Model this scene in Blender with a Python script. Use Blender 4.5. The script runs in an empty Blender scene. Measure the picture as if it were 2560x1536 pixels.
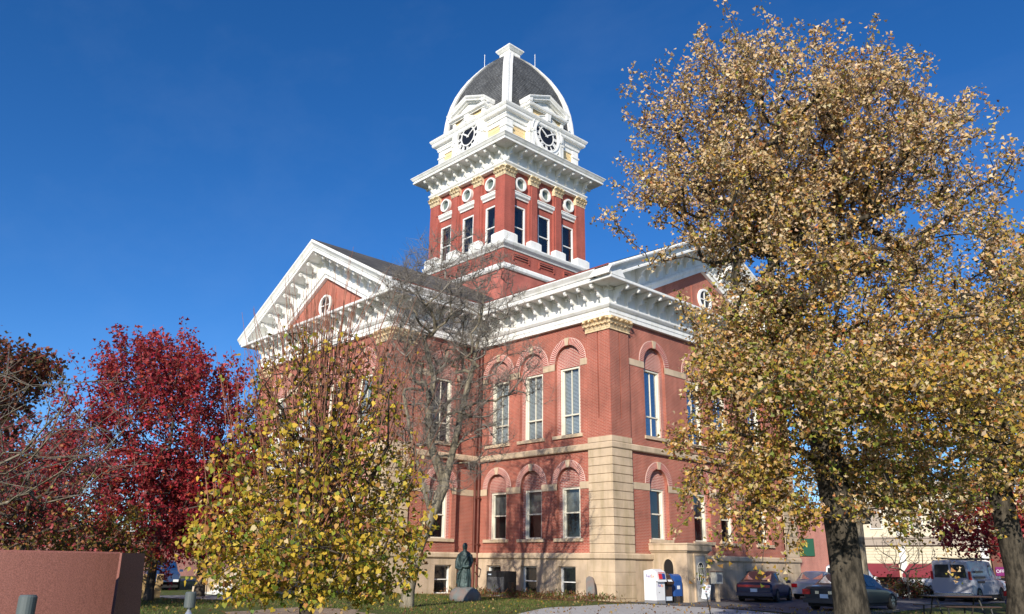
import bpy, math, random
import numpy as np
from mathutils import Vector, Matrix
R = math.radians
sc = bpy.context.scene
C = sc.collection

# ------------------------------------------------------------ camera, light, exposure
CAM = (44.625, -41.614, 1.535)
cd = bpy.data.cameras.new('camera'); cam = bpy.data.objects.new('camera', cd); C.objects.link(cam)
cd.sensor_width = 36.0; cd.lens = 2031.285 / 2560 * 36.0; cd.clip_end = 2000; cd.clip_start = 0.1
yw, pt, rl = R(46.55), R(17.587), R(0.758)
Fv = Vector((-math.sin(yw)*math.cos(pt), math.cos(yw)*math.cos(pt), math.sin(pt)))
R0 = Vector((math.cos(yw), math.sin(yw), 0)); U0 = R0.cross(Fv)
Rv = R0*math.cos(rl)+U0*math.sin(rl); Uv = -R0*math.sin(rl)+U0*math.cos(rl)
cam.matrix_world = Matrix(((Rv.x,Uv.x,-Fv.x,CAM[0]),(Rv.y,Uv.y,-Fv.y,CAM[1]),(Rv.z,Uv.z,-Fv.z,CAM[2]),(0,0,0,1)))
sc.camera = cam

SUN_EL = 25.0
SUN_AZ = math.atan2(0.51, -0.86)          # clockwise from +Y: x = sin, y = cos
sv = Vector((math.sin(SUN_AZ)*math.cos(R(SUN_EL)), math.cos(SUN_AZ)*math.cos(R(SUN_EL)), math.sin(R(SUN_EL))))
w = bpy.data.worlds.new('World'); sc.world = w; w.use_nodes = True
nt = w.node_tree; bg = nt.nodes['Background']
sky = nt.nodes.new('ShaderNodeTexSky'); sky.sky_type = 'NISHITA'; sky.sun_disc = False
sky.sun_elevation = R(SUN_EL); sky.sun_rotation = SUN_AZ
sky.altitude = 2000; sky.air_density = 1.0; sky.dust_density = 1.0; sky.ozone_density = 4.0
hs = nt.nodes.new('ShaderNodeHueSaturation'); hs.inputs['Saturation'].default_value = 1.25; hs.inputs['Hue'].default_value = 0.507
nt.links.new(sky.outputs[0], hs.inputs['Color']); wc = nt.nodes.new('ShaderNodeTexCoord'); wm = nt.nodes.new('ShaderNodeMapping'); wm.inputs['Rotation'].default_value = (.3,.5,.9); wm.inputs['Scale'].default_value = (1.2,5,7)
wn = nt.nodes.new('ShaderNodeTexNoise'); wn.inputs['Scale'].default_value = 1.3; wn.inputs['Detail'].default_value = 9; wn.inputs['Roughness'].default_value = .62
wr_ = nt.nodes.new('ShaderNodeMapRange'); wr_.inputs[1].default_value = .5; wr_.inputs[2].default_value = .85; wr_.inputs[3].default_value = 0; wr_.inputs[4].default_value = .035
wx = nt.nodes.new('ShaderNodeMixRGB'); wx.inputs[2].default_value = (4.2,5.2,6.6,1)
nt.links.new(wc.outputs['Generated'], wm.inputs[0]); nt.links.new(wm.outputs[0], wn.inputs['Vector']); nt.links.new(wn.outputs['Fac'], wr_.inputs[0])
nt.links.new(wr_.outputs[0], wx.inputs[0]); nt.links.new(hs.outputs[0], wx.inputs[1]); nt.links.new(wx.outputs[0], bg.inputs[0]); bg.inputs[1].default_value = 0.116
ld = bpy.data.lights.new('sun', 'SUN'); ld.energy = 4.5; ld.angle = R(0.53); ld.color = (1.0, 0.92, 0.79)
lo = bpy.data.objects.new('sun', ld); C.objects.link(lo); lo.location = (60, -80, 60)
lo.rotation_euler = (-sv).to_track_quat('-Z', 'Y').to_euler()
sc.view_settings.view_transform = 'Standard'; sc.view_settings.look = 'None'
sc.view_settings.exposure = 0.42; sc.view_settings.gamma = 1.0
sc.view_settings.use_curve_mapping = False
if hasattr(sc, 'cycles'):
    sc.cycles.max_bounces = 6; sc.cycles.transparent_max_bounces = 12

# ------------------------------------------------------------ materials
M = {}
def mat(name, col, rough=0.7, metal=0.0, noise=0.0, nscale=3.0, bump=0.0, bscale=20.0, spec=0.5, detail=5.0, col2=None, coat=0.0, streak=0.0):
    m = bpy.data.materials.new(name); m.use_nodes = True; t = m.node_tree; b = t.nodes['Principled BSDF']
    b.inputs['Base Color'].default_value = (*col, 1); b.inputs['Roughness'].default_value = rough
    b.inputs['Metallic'].default_value = metal
    if 'Specular IOR Level' in b.inputs: b.inputs['Specular IOR Level'].default_value = spec
    if coat and 'Coat Weight' in b.inputs: b.inputs['Coat Weight'].default_value = coat
    tc = t.nodes.new('ShaderNodeTexCoord')
    if noise > 0 or col2:
        n = t.nodes.new('ShaderNodeTexNoise'); n.inputs['Scale'].default_value = nscale; n.inputs['Detail'].default_value = detail
        t.links.new(tc.outputs['Object'], n.inputs['Vector'])
        r = t.nodes.new('ShaderNodeValToRGB'); r.color_ramp.elements[0].position = 0.35; r.color_ramp.elements[1].position = 0.65
        c2 = col2 or tuple(min(1, c*(1+noise)) for c in col)
        c1 = tuple(c*(1-noise) for c in col) if not col2 else col
        r.color_ramp.elements[0].color = (*c1, 1); r.color_ramp.elements[1].color = (*c2, 1)
        t.links.new(n.outputs['Fac'], r.inputs['Fac']); t.links.new(r.outputs['Color'], b.inputs['Base Color'])
    if streak > 0:
        mpg = t.nodes.new('ShaderNodeMapping'); mpg.inputs['Scale'].default_value = (1.6,1.6,.22)
        ns = t.nodes.new('ShaderNodeTexNoise'); ns.inputs['Scale'].default_value = 1.4; ns.inputs['Detail'].default_value = 10; ns.inputs['Roughness'].default_value = .7
        t.links.new(tc.outputs['Object'], mpg.inputs[0]); t.links.new(mpg.outputs[0], ns.inputs['Vector'])
        mr = t.nodes.new('ShaderNodeMapRange'); mr.inputs[1].default_value = .48; mr.inputs[2].default_value = .72; mr.inputs[3].default_value = 1; mr.inputs[4].default_value = 1-streak
        t.links.new(ns.outputs['Fac'], mr.inputs[0])
        vm = t.nodes.new('ShaderNodeVectorMath'); vm.operation = 'MULTIPLY'
        src = b.inputs['Base Color'].links[0].from_socket if b.inputs['Base Color'].links else None
        if src: t.links.new(src, vm.inputs[0])
        else: vm.inputs[0].default_value = col
        cb = t.nodes.new('ShaderNodeCombineXYZ'); pw = t.nodes.new('ShaderNodeMath'); pw.operation = 'POWER'; pw.inputs[1].default_value = 1.35
        t.links.new(mr.outputs[0], pw.inputs[0]); t.links.new(mr.outputs[0], cb.inputs[0]); t.links.new(mr.outputs[0], cb.inputs[1]); t.links.new(pw.outputs[0], cb.inputs[2])
        t.links.new(cb.outputs[0], vm.inputs[1]); t.links.new(vm.outputs[0], b.inputs['Base Color'])
    if bump > 0:
        n2 = t.nodes.new('ShaderNodeTexNoise'); n2.inputs['Scale'].default_value = bscale; n2.inputs['Detail'].default_value = 6
        t.links.new(tc.outputs['Object'], n2.inputs['Vector'])
        bp = t.nodes.new('ShaderNodeBump'); bp.inputs['Strength'].default_value = bump; bp.inputs['Distance'].default_value = 0.05
        t.links.new(n2.outputs['Fac'], bp.inputs['Height']); t.links.new(bp.outputs['Normal'], b.inputs['Normal'])
    M[name] = m
    return m

def brick_mat(name, c1, c2, mortar, bw=0.24, bh=0.076, ms=0.012, var=0.25, bumpd=0.01):
    m = bpy.data.materials.new(name); m.use_nodes = True; t = m.node_tree; b = t.nodes['Principled BSDF']
    b.inputs['Roughness'].default_value = 0.85
    uv = t.nodes.new('ShaderNodeUVMap'); uv.uv_map = 'UVMap'
    br = t.nodes.new('ShaderNodeTexBrick'); br.inputs['Scale'].default_value = 1.0
    br.inputs['Color1'].default_value = (*c1, 1); br.inputs['Color2'].default_value = (*c2, 1); br.inputs['Mortar'].default_value = (*mortar, 1)
    br.inputs['Mortar Size'].default_value = ms; br.inputs['Brick Width'].default_value = bw; br.inputs['Row Height'].default_value = bh
    br.inputs['Bias'].default_value = -0.1; br.offset = 0.5
    t.links.new(uv.outputs[0], br.inputs['Vector'])
    tc = t.nodes.new('ShaderNodeTexCoord')
    n = t.nodes.new('ShaderNodeTexNoise'); n.inputs['Scale'].default_value = 0.7; n.inputs['Detail'].default_value = 8
    t.links.new(tc.outputs['Object'], n.inputs['Vector'])
    mp = t.nodes.new('ShaderNodeMapRange'); mp.inputs[1].default_value = .3; mp.inputs[2].default_value = .7
    mp.inputs[3].default_value = 1-var; mp.inputs[4].default_value = 1+var*.6
    t.links.new(n.outputs['Fac'], mp.inputs[0])
    mpg = t.nodes.new('ShaderNodeMapping'); mpg.inputs['Scale'].default_value = (1.2,1.2,.18)
    ns = t.nodes.new('ShaderNodeTexNoise'); ns.inputs['Scale'].default_value = 1.1; ns.inputs['Detail'].default_value = 11; ns.inputs['Roughness'].default_value = .72
    t.links.new(tc.outputs['Object'], mpg.inputs[0]); t.links.new(mpg.outputs[0], ns.inputs['Vector'])
    mr = t.nodes.new('ShaderNodeMapRange'); mr.inputs[1].default_value = .35; mr.inputs[2].default_value = .68; mr.inputs[3].default_value = 1.12; mr.inputs[4].default_value = .74
    t.links.new(ns.outputs['Fac'], mr.inputs[0]); mm_ = t.nodes.new('ShaderNodeMath'); mm_.operation = 'MULTIPLY'
    t.links.new(mp.outputs[0], mm_.inputs[0]); t.links.new(mr.outputs[0], mm_.inputs[1]); mp = mm_
    mx = t.nodes.new('ShaderNodeVectorMath'); mx.operation = 'SCALE'
    t.links.new(br.outputs['Color'], mx.inputs[0]); t.links.new(mp.outputs[0], mx.inputs['Scale'])
    t.links.new(mx.outputs[0], b.inputs['Base Color'])
    bp = t.nodes.new('ShaderNodeBump'); bp.inputs['Strength'].default_value = 0.5; bp.inputs['Distance'].default_value = bumpd; bp.invert = True
    t.links.new(br.outputs['Fac'], bp.inputs['Height']); t.links.new(bp.outputs['Normal'], b.inputs['Normal'])
    M[name] = m
    return m

def leaf_mat(name, trans=0.35, rough=0.55, spec=0.3):
    m = bpy.data.materials.new(name); m.use_nodes = True; t = m.node_tree
    b = t.nodes['Principled BSDF']; out = t.nodes['Material Output']
    a = t.nodes.new('ShaderNodeAttribute'); a.attribute_name = 'leafcol'
    b.inputs['Roughness'].default_value = rough; b.inputs['Specular IOR Level'].default_value = spec
    t.links.new(a.outputs['Color'], b.inputs['Base Color'])
    tr = t.nodes.new('ShaderNodeBsdfTranslucent'); t.links.new(a.outputs['Color'], tr.inputs['Color'])
    mx = t.nodes.new('ShaderNodeMixShader'); mx.inputs[0].default_value = trans
    t.links.new(b.outputs[0], mx.inputs[1]); t.links.new(tr.outputs[0], mx.inputs[2]); t.links.new(mx.outputs[0], out.inputs['Surface'])
    M[name] = m
    return m

def glass_mat(name, tint=(.35,.38,.4), refl=0.5, trans=0.55):
    m = bpy.data.materials.new(name); m.use_nodes = True; t = m.node_tree
    out = t.nodes['Material Output']; t.nodes.remove(t.nodes['Principled BSDF'])
    g = t.nodes.new('ShaderNodeBsdfGlossy'); g.inputs['Roughness'].default_value = 0.06; g.inputs['Color'].default_value = (.9,.93,1,1)
    tp = t.nodes.new('ShaderNodeBsdfTransparent'); tp.inputs['Color'].default_value = (*tint, 1)
    d = t.nodes.new('ShaderNodeBsdfDiffuse'); d.inputs['Color'].default_value = (.03,.035,.04,1)
    tc = t.nodes.new('ShaderNodeTexCoord'); nz = t.nodes.new('ShaderNodeTexNoise'); nz.inputs['Scale'].default_value = 1.7
    bp = t.nodes.new('ShaderNodeBump'); bp.inputs['Strength'].default_value = .12; bp.inputs['Distance'].default_value = .05
    t.links.new(tc.outputs['Object'], nz.inputs['Vector']); t.links.new(nz.outputs['Fac'], bp.inputs['Height']); t.links.new(bp.outputs['Normal'], g.inputs['Normal'])
    fr = t.nodes.new('ShaderNodeFresnel'); fr.inputs['IOR'].default_value = 1.5
    m1 = t.nodes.new('ShaderNodeMixShader'); m1.inputs[0].default_value = trans
    t.links.new(d.outputs[0], m1.inputs[1]); t.links.new(tp.outputs[0], m1.inputs[2])
    mul = t.nodes.new('ShaderNodeMath'); mul.operation = 'MULTIPLY_ADD'; mul.inputs[1].default_value = 1.0; mul.inputs[2].default_value = refl*.15
    t.links.new(fr.outputs[0], mul.inputs[0])
    m2 = t.nodes.new('ShaderNodeMixShader'); t.links.new(mul.outputs[0], m2.inputs[0])
    t.links.new(m1.outputs[0], m2.inputs[1]); t.links.new(g.outputs[0], m2.inputs[2]); t.links.new(m2.outputs[0], out.inputs['Surface'])
    M[name] = m
    return m

brick_mat('red_brick', (.42,.088,.054), (.33,.068,.045), (.48,.27,.20))
brick_mat('panel_brick', (.42,.075,.05), (.34,.055,.04), (.60,.40,.34), bw=.26, bh=.085, ms=.02)
brick_mat('tower_brick', (.40,.088,.062), (.34,.072,.052), (.40,.14,.11), ms=.008, var=.15)
mat('faded_red_paint', (.42,.13,.10), .8, noise=.22, nscale=1.2)
mat('white_paint', (.82,.82,.80), .6, noise=.04, nscale=1.5, detail=8, streak=.22)
mat('cream_stone', (.56,.435,.305), .8, noise=.12, nscale=1.3, bump=.15, bscale=30, detail=9, streak=.28)
mat('cream_stucco', (.52,.40,.285), .85, noise=.14, nscale=.9, bump=.15, bscale=40, detail=10, streak=.35)
mat('carved_stone', (.74,.58,.36), .8, noise=.2, nscale=6)
mat('gilt_stone', (.70,.58,.38), .7, noise=.25, nscale=7)
mat('yellow_panel', (.74,.56,.30), .7, noise=.06, nscale=2)
mat('mortar', (.68,.50,.44), .9, noise=.1)
mat('voussoir', (.34,.055,.035), .85, noise=.25, nscale=8)
mat('frame_paint', (.74,.70,.58), .6, noise=.06, nscale=2)
mat('dark_interior', (.015,.016,.018), .9)
mat('blind', (.66,.70,.76), .7)
mat('curtain', (.30,.30,.29), .9, noise=.2, nscale=2)
glass_mat('glass', tint=(.8,.85,.85), refl=.25, trans=.85); glass_mat('sky_glass', tint=(.6,.7,.75), refl=1.9)
mat('clock_black', (.012,.012,.014), .4)
mat('clock_white', (.82,.82,.80), .5)
# slate
brick_mat('slate', (.12,.125,.13), (.065,.07,.075), (.02,.02,.022), bw=.3, bh=.2, ms=.02, var=.3, bumpd=.03)
brick_mat('shingles', (.105,.10,.095), (.06,.058,.055), (.03,.03,.03), bw=.35, bh=.16, ms=.012, var=.4, bumpd=.02)
mat('copper_pipe', (.16,.055,.04), .5, metal=.3, noise=.2, nscale=2)
mat('gutter_red', (.22,.05,.035), .6)

# ------------------------------------------------------------ mesh builder
class MB:
    def __init__(s): s.v = []; s.f = []; s.m = []
    def add(s, verts, faces, m=0):
        o = len(s.v); s.v.extend([tuple(p) for p in verts]); s.f.extend([tuple(i+o for i in f) for f in faces]); s.m.extend([m]*len(faces)); return s
    def quad(s, a, b, c, d, m=0): return s.add([a,b,c,d], [(0,1,2,3)], m)
    def box(s, x0, x1, y0, y1, z0, z1, m=0, T=None, taper=0.0):
        a = taper
        vs = [(x0,y0,z0),(x1,y0,z0),(x1,y1,z0),(x0,y1,z0),(x0+a,y0+a,z1),(x1-a,y0+a,z1),(x1-a,y1-a,z1),(x0+a,y1-a,z1)]
        if T: vs = [T(*p) for p in vs]
        return s.add(vs, [(0,3,2,1),(4,5,6,7),(0,1,5,4),(1,2,6,5),(2,3,7,6),(3,0,4,7)], m)
    def bevbox(s, x0, x1, y0, y1, z0, z1, b, m=0):
        # box with chamfered top
        s.box(x0,x1,y0,y1,z0,z1-b,m)
        vs = [(x0,y0,z1-b),(x1,y0,z1-b),(x1,y1,z1-b),(x0,y1,z1-b),(x0+b,y0+b,z1),(x1-b,y0+b,z1),(x1-b,y1-b,z1),(x0+b,y1-b,z1)]
        return s.add(vs, [(4,5,6,7),(0,1,5,4),(1,2,6,5),(2,3,7,6),(3,0,4,7)], m)
    def prism(s, poly, a, b, T, m=0):
        # poly: 2D points (p,q); T(p,q,t) -> 3D ; extruded t from a to b
        n = len(poly)
        vs = [T(p,q,a) for p,q in poly]+[T(p,q,b) for p,q in poly]
        fs = [tuple(range(n)), tuple(range(2*n-1, n-1, -1))]+[(i,(i+1)%n,n+(i+1)%n,n+i) for i in range(n)]
        return s.add(vs, fs, m)
    def tube(s, pts, rs, k=8, m=0, cap=True):
        pts = [Vector(p) for p in pts]
        if not hasattr(rs, '__len__'): rs = [rs]*len(pts)
        vs = []; fs = []; ref = Vector((0.3,0.2,1)).normalized(); X = None
        for i, p in enumerate(pts):
            d = (pts[min(i+1,len(pts)-1)]-pts[max(i-1,0)]).normalized()
            if X is None: X = d.cross(ref if abs(d.dot(ref)) < .95 else Vector((1,0,0))).normalized()
            else: X = (X-d*X.dot(d)).normalized()
            Y = d.cross(X)
            for j in range(k):
                a = 2*math.pi*j/k; vs.append(p+(X*math.cos(a)+Y*math.sin(a))*rs[i])
        for i in range(len(pts)-1):
            for j in range(k):
                fs.append((i*k+j, i*k+(j+1)%k, (i+1)*k+(j+1)%k, (i+1)*k+j))
        if cap: fs.append(tuple(range(k-1,-1,-1))); fs.append(tuple((len(pts)-1)*k+j for j in range(k)))
        return s.add(vs, fs, m)
    def lathe(s, prof, c=(0,0,0), k=24, m=0, sx=1, sy=1):
        vs = []; fs = []
        for r, z in prof:
            for j in range(k):
                a = 2*math.pi*j/k; vs.append((c[0]+r*math.cos(a)*sx, c[1]+r*math.sin(a)*sy, c[2]+z))
        for i in range(len(prof)-1):
            for j in range(k): fs.append((i*k+j, i*k+(j+1)%k, (i+1)*k+(j+1)%k, (i+1)*k+j))
        fs.append(tuple(range(k-1,-1,-1))); fs.append(tuple((len(prof)-1)*k+j for j in range(k)))
        return s.add(vs, fs, m)
    def build(s, name, mats, parent=None, smooth=False, loc=None, rot=None):
        me = bpy.data.meshes.new(name); me.from_pydata(s.v, [], s.f)
        if not isinstance(mats, (list, tuple)): mats = [mats]
        for x in mats: me.materials.append(M[x] if isinstance(x, str) else x)
        me.polygons.foreach_set('material_index', s.m)
        if smooth: me.polygons.foreach_set('use_smooth', [True]*len(s.f))
        # box uv in metres
        uvl = me.uv_layers.new(name='UVMap'); nl = len(me.loops)
        co = np.zeros(len(me.vertices)*3); me.vertices.foreach_get('co', co); co = co.reshape(-1,3)
        li = np.zeros(nl, dtype=np.int64); me.loops.foreach_get('vertex_index', li)
        nr = np.zeros(len(me.polygons)*3); me.polygons.foreach_get('normal', nr); nr = nr.reshape(-1,3)
        lt = np.zeros(len(me.polygons), dtype=np.int64); me.polygons.foreach_get('loop_total', lt)
        fn = np.repeat(nr, lt, axis=0); c = co[li]
        ax = np.abs(fn); useX = (ax[:,0] >= ax[:,1])
        u = np.where(useX, c[:,1], c[:,0]); v = c[:,2].copy()
        slope = (ax[:,2] > .35)
        hor = ax[:,2] > .97
        v = np.where(slope & ~hor, v*1.0/np.maximum(np.sqrt(1-ax[:,2]**2), .2), v)
        u = np.where(hor, c[:,0], u); v = np.where(hor, c[:,1], v)
        uvl.data.foreach_set('uv', np.stack([u,v],1).ravel())
        me.update()
        o = bpy.data.objects.new(name, me); C.objects.link(o)
        if loc: o.location = loc
        if rot is not None: o.rotation_euler = (0,0,rot)
        if parent: o.parent = parent
        return o

def thing(name, label, cat, loc=(0,0,0), rz=0.0, group=None):
    o = bpy.data.objects.new(name, None); C.objects.link(o); o.empty_display_size = .2
    o.location = loc; o.rotation_euler = (0,0,rz); o['label'] = label; o['category'] = cat
    if group: o['group'] = group
    return o
def tag(o, label, cat, group=None):
    o['label'] = label; o['category'] = cat
    if group: o['group'] = group
    return o
def clone(o, parent=None, loc=None, rot=None):
    c = o.copy(); C.objects.link(c); c.parent = parent
    if loc is not None: c.location = loc
    if rot is not None: c.rotation_euler = (0,0,rot)
    for ch in list(o.children): clone(ch, c)
    return c
def text_part(body, size, loc, rot, m, parent, name='lettering', ext=0.003, align='CENTER'):
    cu = bpy.data.curves.new(name, 'FONT'); cu.body = body; cu.size = size; cu.extrude = ext; cu.align_x = align; cu.align_y = 'CENTER'
    o = bpy.data.objects.new(name, cu); C.objects.link(o); o.data.materials.append(M[m])
    o.location = loc; o.rotation_euler = rot
    dg = bpy.context.evaluated_depsgraph_get(); me = bpy.data.meshes.new_from_object(o.evaluated_get(dg))
    n = bpy.data.objects.new(name, me); C.objects.link(n); n.location = loc; n.rotation_euler = rot; n.parent = parent
    bpy.data.objects.remove(o)
    return n

def smooth01(t): t = max(0., min(1., t)); return t*t*(3-2*t)
def gz(x, y):
    # gentle fall of the ground toward the parking lot and the front steps
    return -0.12*smooth01((y+13)/6)*smooth01((x-14)/4) - 0.25*smooth01((6-x)/8)*smooth01((-16.5-y+1)/3) - 1.1*smooth01((y-17)/12) - 0.03
# ------------------------------------------------------------ ground
def ground_mat(name, cols, scales, bump=.4, rough=.95, distance=.03):
    m = bpy.data.materials.new(name); m.use_nodes = True; t = m.node_tree; b = t.nodes['Principled BSDF']; b.inputs['Roughness'].default_value = rough
    b.inputs['Specular IOR Level'].default_value = .2
    tc = t.nodes.new('ShaderNodeTexCoord'); cur = None
    for i, (c, s) in enumerate(zip(cols[1:], scales)):
        n = t.nodes.new('ShaderNodeTexNoise'); n.inputs['Scale'].default_value = s; n.inputs['Detail'].default_value = 8; n.inputs['Roughness'].default_value = .7
        t.links.new(tc.outputs['Object'], n.inputs['Vector'])
        r = t.nodes.new('ShaderNodeValToRGB'); r.color_ramp.elements[0].position = .42; r.color_ramp.elements[1].position = .6
        t.links.new(n.outputs['Fac'], r.inputs['Fac'])
        mx = t.nodes.new('ShaderNodeMixRGB'); t.links.new(r.outputs['Color'], mx.inputs[0])
        if cur is None: mx.inputs[1].default_value = (*cols[0], 1)
        else: t.links.new(cur.outputs[0], mx.inputs[1])
        mx.inputs[2].default_value = (*c, 1); cur = mx
    t.links.new(cur.outputs[0], b.inputs['Base Color'])
    n = t.nodes.new('ShaderNodeTexNoise'); n.inputs['Scale'].default_value = 25; n.inputs['Detail'].default_value = 8
    t.links.new(tc.outputs['Object'], n.inputs['Vector'])
    bp = t.nodes.new('ShaderNodeBump'); bp.inputs['Strength'].default_value = bump; bp.inputs['Distance'].default_value = distance
    t.links.new(n.outputs['Fac'], bp.inputs['Height']); t.links.new(bp.outputs['Normal'], b.inputs['Normal'])
    M[name] = m; return m
ground_mat('grass_ground', [(.075,.12,.022),(.11,.14,.035),(.15,.11,.05),(.05,.085,.015)], [.35,2.2,9.0], .8, distance=.06)
ground_mat('bare_soil', [(.30,.22,.15),(.22,.15,.10),(.36,.28,.2)], [1.5,7], .5)
ground_mat('concrete', [(.42,.41,.40),(.35,.34,.33),(.48,.47,.45)], [.5,6], .15, .85, .01)
ground_mat('asphalt', [(.11,.105,.11),(.075,.072,.078),(.15,.145,.15)], [.4,5], .3, .9, .01)
ground_mat('mulch_bed', [(.16,.085,.05),(.08,.07,.03),(.25,.15,.07)], [3,12], .8)

def axis_pts(lo, hi, fine_lo, fine_hi, step):
    a = [lo]
    x = fine_lo
    d = 8.0; p = fine_lo
    left = []
    while p-d > lo: p -= d; left.append(p); d *= 1.7
    a += left[::-1]
    while x <= fine_hi: a.append(x); x += step
    d = 8.0; p = a[-1]
    while p+d < hi: p += d; a.append(p); d *= 1.7
    a.append(hi); return a
xs = axis_pts(-600, 600, -10, 48, 1.5); ys = axis_pts(-600, 600, -48, 24, 1.5)
g = MB(); nx = len(xs)
g.v = [(x, y, gz(x,y)) for y in ys for x in xs]
g.f = [(j*nx+i, j*nx+i+1, (j+1)*nx+i+1, (j+1)*nx+i) for j in range(len(ys)-1) for i in range(nx-1)]; g.m = [0]*len(g.f)
o = g.build('ground', 'grass_ground'); o['kind'] = 'structure'

def sheet(name, pts, m, lift, sub=1.5):
    # polygon clipped into strips and draped on the ground
    import bmesh
    bm = bmesh.new(); vs = [bm.verts.new((x,y,0)) for x,y in pts]; bm.faces.new(vs)
    x0 = min(p[0] for p in pts); x1 = max(p[0] for p in pts); y0 = min(p[1] for p in pts); y1 = max(p[1] for p in pts)
    for a0, a1, nrm, f in ((x0,x1,(1,0,0),lambda q:(q,0,0)),(y0,y1,(0,1,0),lambda q:(0,q,0))):
        grid = [q for q in (xs if nrm[0] else ys) if a0 < q < a1]
        for q in grid:
            bmesh.ops.bisect_plane(bm, geom=bm.verts[:]+bm.edges[:]+bm.faces[:], plane_co=f(q), plane_no=nrm)
    bmesh.ops.triangulate(bm, faces=bm.faces[:])
    for v in bm.verts: v.co.z = gz(v.co.x, v.co.y)+lift
    me = bpy.data.meshes.new(name); bm.to_mesh(me); bm.free(); me.materials.append(M[m])
    o = bpy.data.objects.new(name, me); C.objects.link(o); o['kind'] = 'structure'; return o
def wob(pts, n=4, amp=.12, seed=1):
    rnd = random.Random(seed); out = []
    for i, p in enumerate(pts):
        q = pts[(i+1) % len(pts)]; L = math.hypot(q[0]-p[0], q[1]-p[1]); k = max(1, int(L/1.0)) if L < 60 else 1
        for j in range(k):
            t = j/k; out.append((p[0]+(q[0]-p[0])*t+rnd.uniform(-amp,amp), p[1]+(q[1]-p[1])*t+rnd.uniform(-amp,amp)))
    return out
sheet('driveway', wob([(26.0,-27),(24.3,-22.1),(21.7,-18.0),(21.2,-14),(20.9,-11.1),(24.5,-11.2),(28.8,-13.2),(31.3,-17.5),(33.5,-27)], amp=.1), 'concrete', .012)
sheet('parking_lot', [(18.05,-5),(18.05,12),(19,19),(29.2,19),(28.6,4),(29.4,-3),(30.2,-8.5),(30.8,-13.5),(26.5,-11.5),(22.5,-10.9),(19.6,-9.9),(18.6,-9.3)], 'asphalt', .02)
sheet('street', [(-200,19.5),(260,19.5),(260,30),(-200,30)], 'asphalt', .01)
sheet('street_pavement', [(-200,30.2),(260,30.2),(260,36),(-200,36)], 'concrete', .01)
sheet('side_street', [(-30,-200),(-22,-200),(-22,19),(-30,19)], 'asphalt', .014)
sheet('front_walk', wob([(-21.5,-23.6),(-6,-23.6),(6,-23.9),(9.6,-23.2),(10.6,-25.3),(8.2,-26.6),(3,-26.9),(-21.5,-26.6)], amp=.05), 'concrete', .012)
sheet('bare_path', wob([(16.2,-25.2),(19.2,-24.8),(22.5,-25.9),(24.5,-29),(23.5,-32),(20.6,-30.2),(18.4,-28.9)], amp=.25), 'bare_soil', .008)
sheet('planting_bed', wob([(8.0,-9.7),(18.6,-9.6),(19.8,-10.2),(19.6,-11.2),(16,-12.4),(12,-12.8),(8.1,-13.6)], amp=.2, seed=4), 'mulch_bed', .008)
# ------------------------------------------------------------ courthouse
L1, W1, L2, W2 = 18.005, 9.244, 15.997, 7.857
court = thing('courthouse', 'red brick courthouse with cream quoins, white cornices and a domed clock tower', 'courthouse')
TA = lambda u, z, d: (u, -9.12-d, z)                 # facade along X, facing -Y
TR = lambda u, z, d: (17.885+d, u, z)                # gable facade, facing +X
TF = lambda u, z, d: (u, -15.877-d, z)               # front gable, facing -Y
TS = lambda u, z, d: (7.737+d, u, z)                 # side of the front wing, facing +X
D1 = 0.20
def arc(c, r, z, n=16): return [(c+r*math.cos(math.pi*(1-i/n)), z+r*math.sin(math.pi*(1-i/n))) for i in range(n+1)]
def wall_floor(mb, T, u0, u1, z0, z1, bays, m=0, mi=1):
    """bays: (centre, half recess, z sill, z spring, half window, z window top)"""
    bays = sorted(bays); cur = u0
    for (c, h, zb, zs, hw, zt) in bays:
        mb.quad(T(cur,z0,0),T(c-h,z0,0),T(c-h,z1,0),T(cur,z1,0),m)
        mb.quad(T(c-h,z0,0),T(c+h,z0,0),T(c+h,zb,0),T(c-h,zb,0),m)
        a = arc(c,h,zs); n = len(a)-1
        for i in range(n):
            p, q = a[i], a[i+1]
            mb.quad(T(p[0],p[1],0),T(q[0],q[1],0),T(q[0],z1,0),T(p[0],z1,0),m)
            mb.quad(T(p[0],p[1],0),T(q[0],q[1],0),T(q[0],q[1],-D1),T(p[0],p[1],-D1),m)
        # jambs
        for s in (-1,1): mb.quad(T(c+s*h,zb,0),T(c+s*h,zs,0),T(c+s*h,zs,-D1),T(c+s*h,zb,-D1),m)
        mb.quad(T(c-h,zb,0),T(c+h,zb,0),T(c+h,zb,-D1),T(c-h,zb,-D1),m)
        # infill
        for s in (-1,1):
            mb.quad(T(c+s*hw,zb,-D1),T(c+s*h,zb,-D1),T(c+s*h,zs,-D1),T(c+s*hw,zs,-D1),mi)
            mb.quad(T(c+s*hw,zb,-D1),T(c+s*hw,zt,-D1),T(c+s*hw,zt,-D1-.5),T(c+s*hw,zb,-D1-.5),mi)
        mb.quad(T(c-hw,zt,-D1),T(c+hw,zt,-D1),T(c+hw,zs,-D1),T(c-hw,zs,-D1),mi)
        mb.quad(T(c-hw,zt,-D1),T(c+hw,zt,-D1),T(c+hw,zt,-D1-.5),T(c-hw,zt,-D1-.5),mi)
        for i in range(n):
            p, q = a[i], a[i+1]
            mb.quad(T(p[0],zs,-D1),T(q[0],zs,-D1),T(q[0],q[1],-D1),T(p[0],p[1],-D1),mi)
        cur = c+h
    mb.quad(T(cur,z0,0),T(u1,z0,0),T(u1,z1,0),T(cur,z1,0),m)

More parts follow.
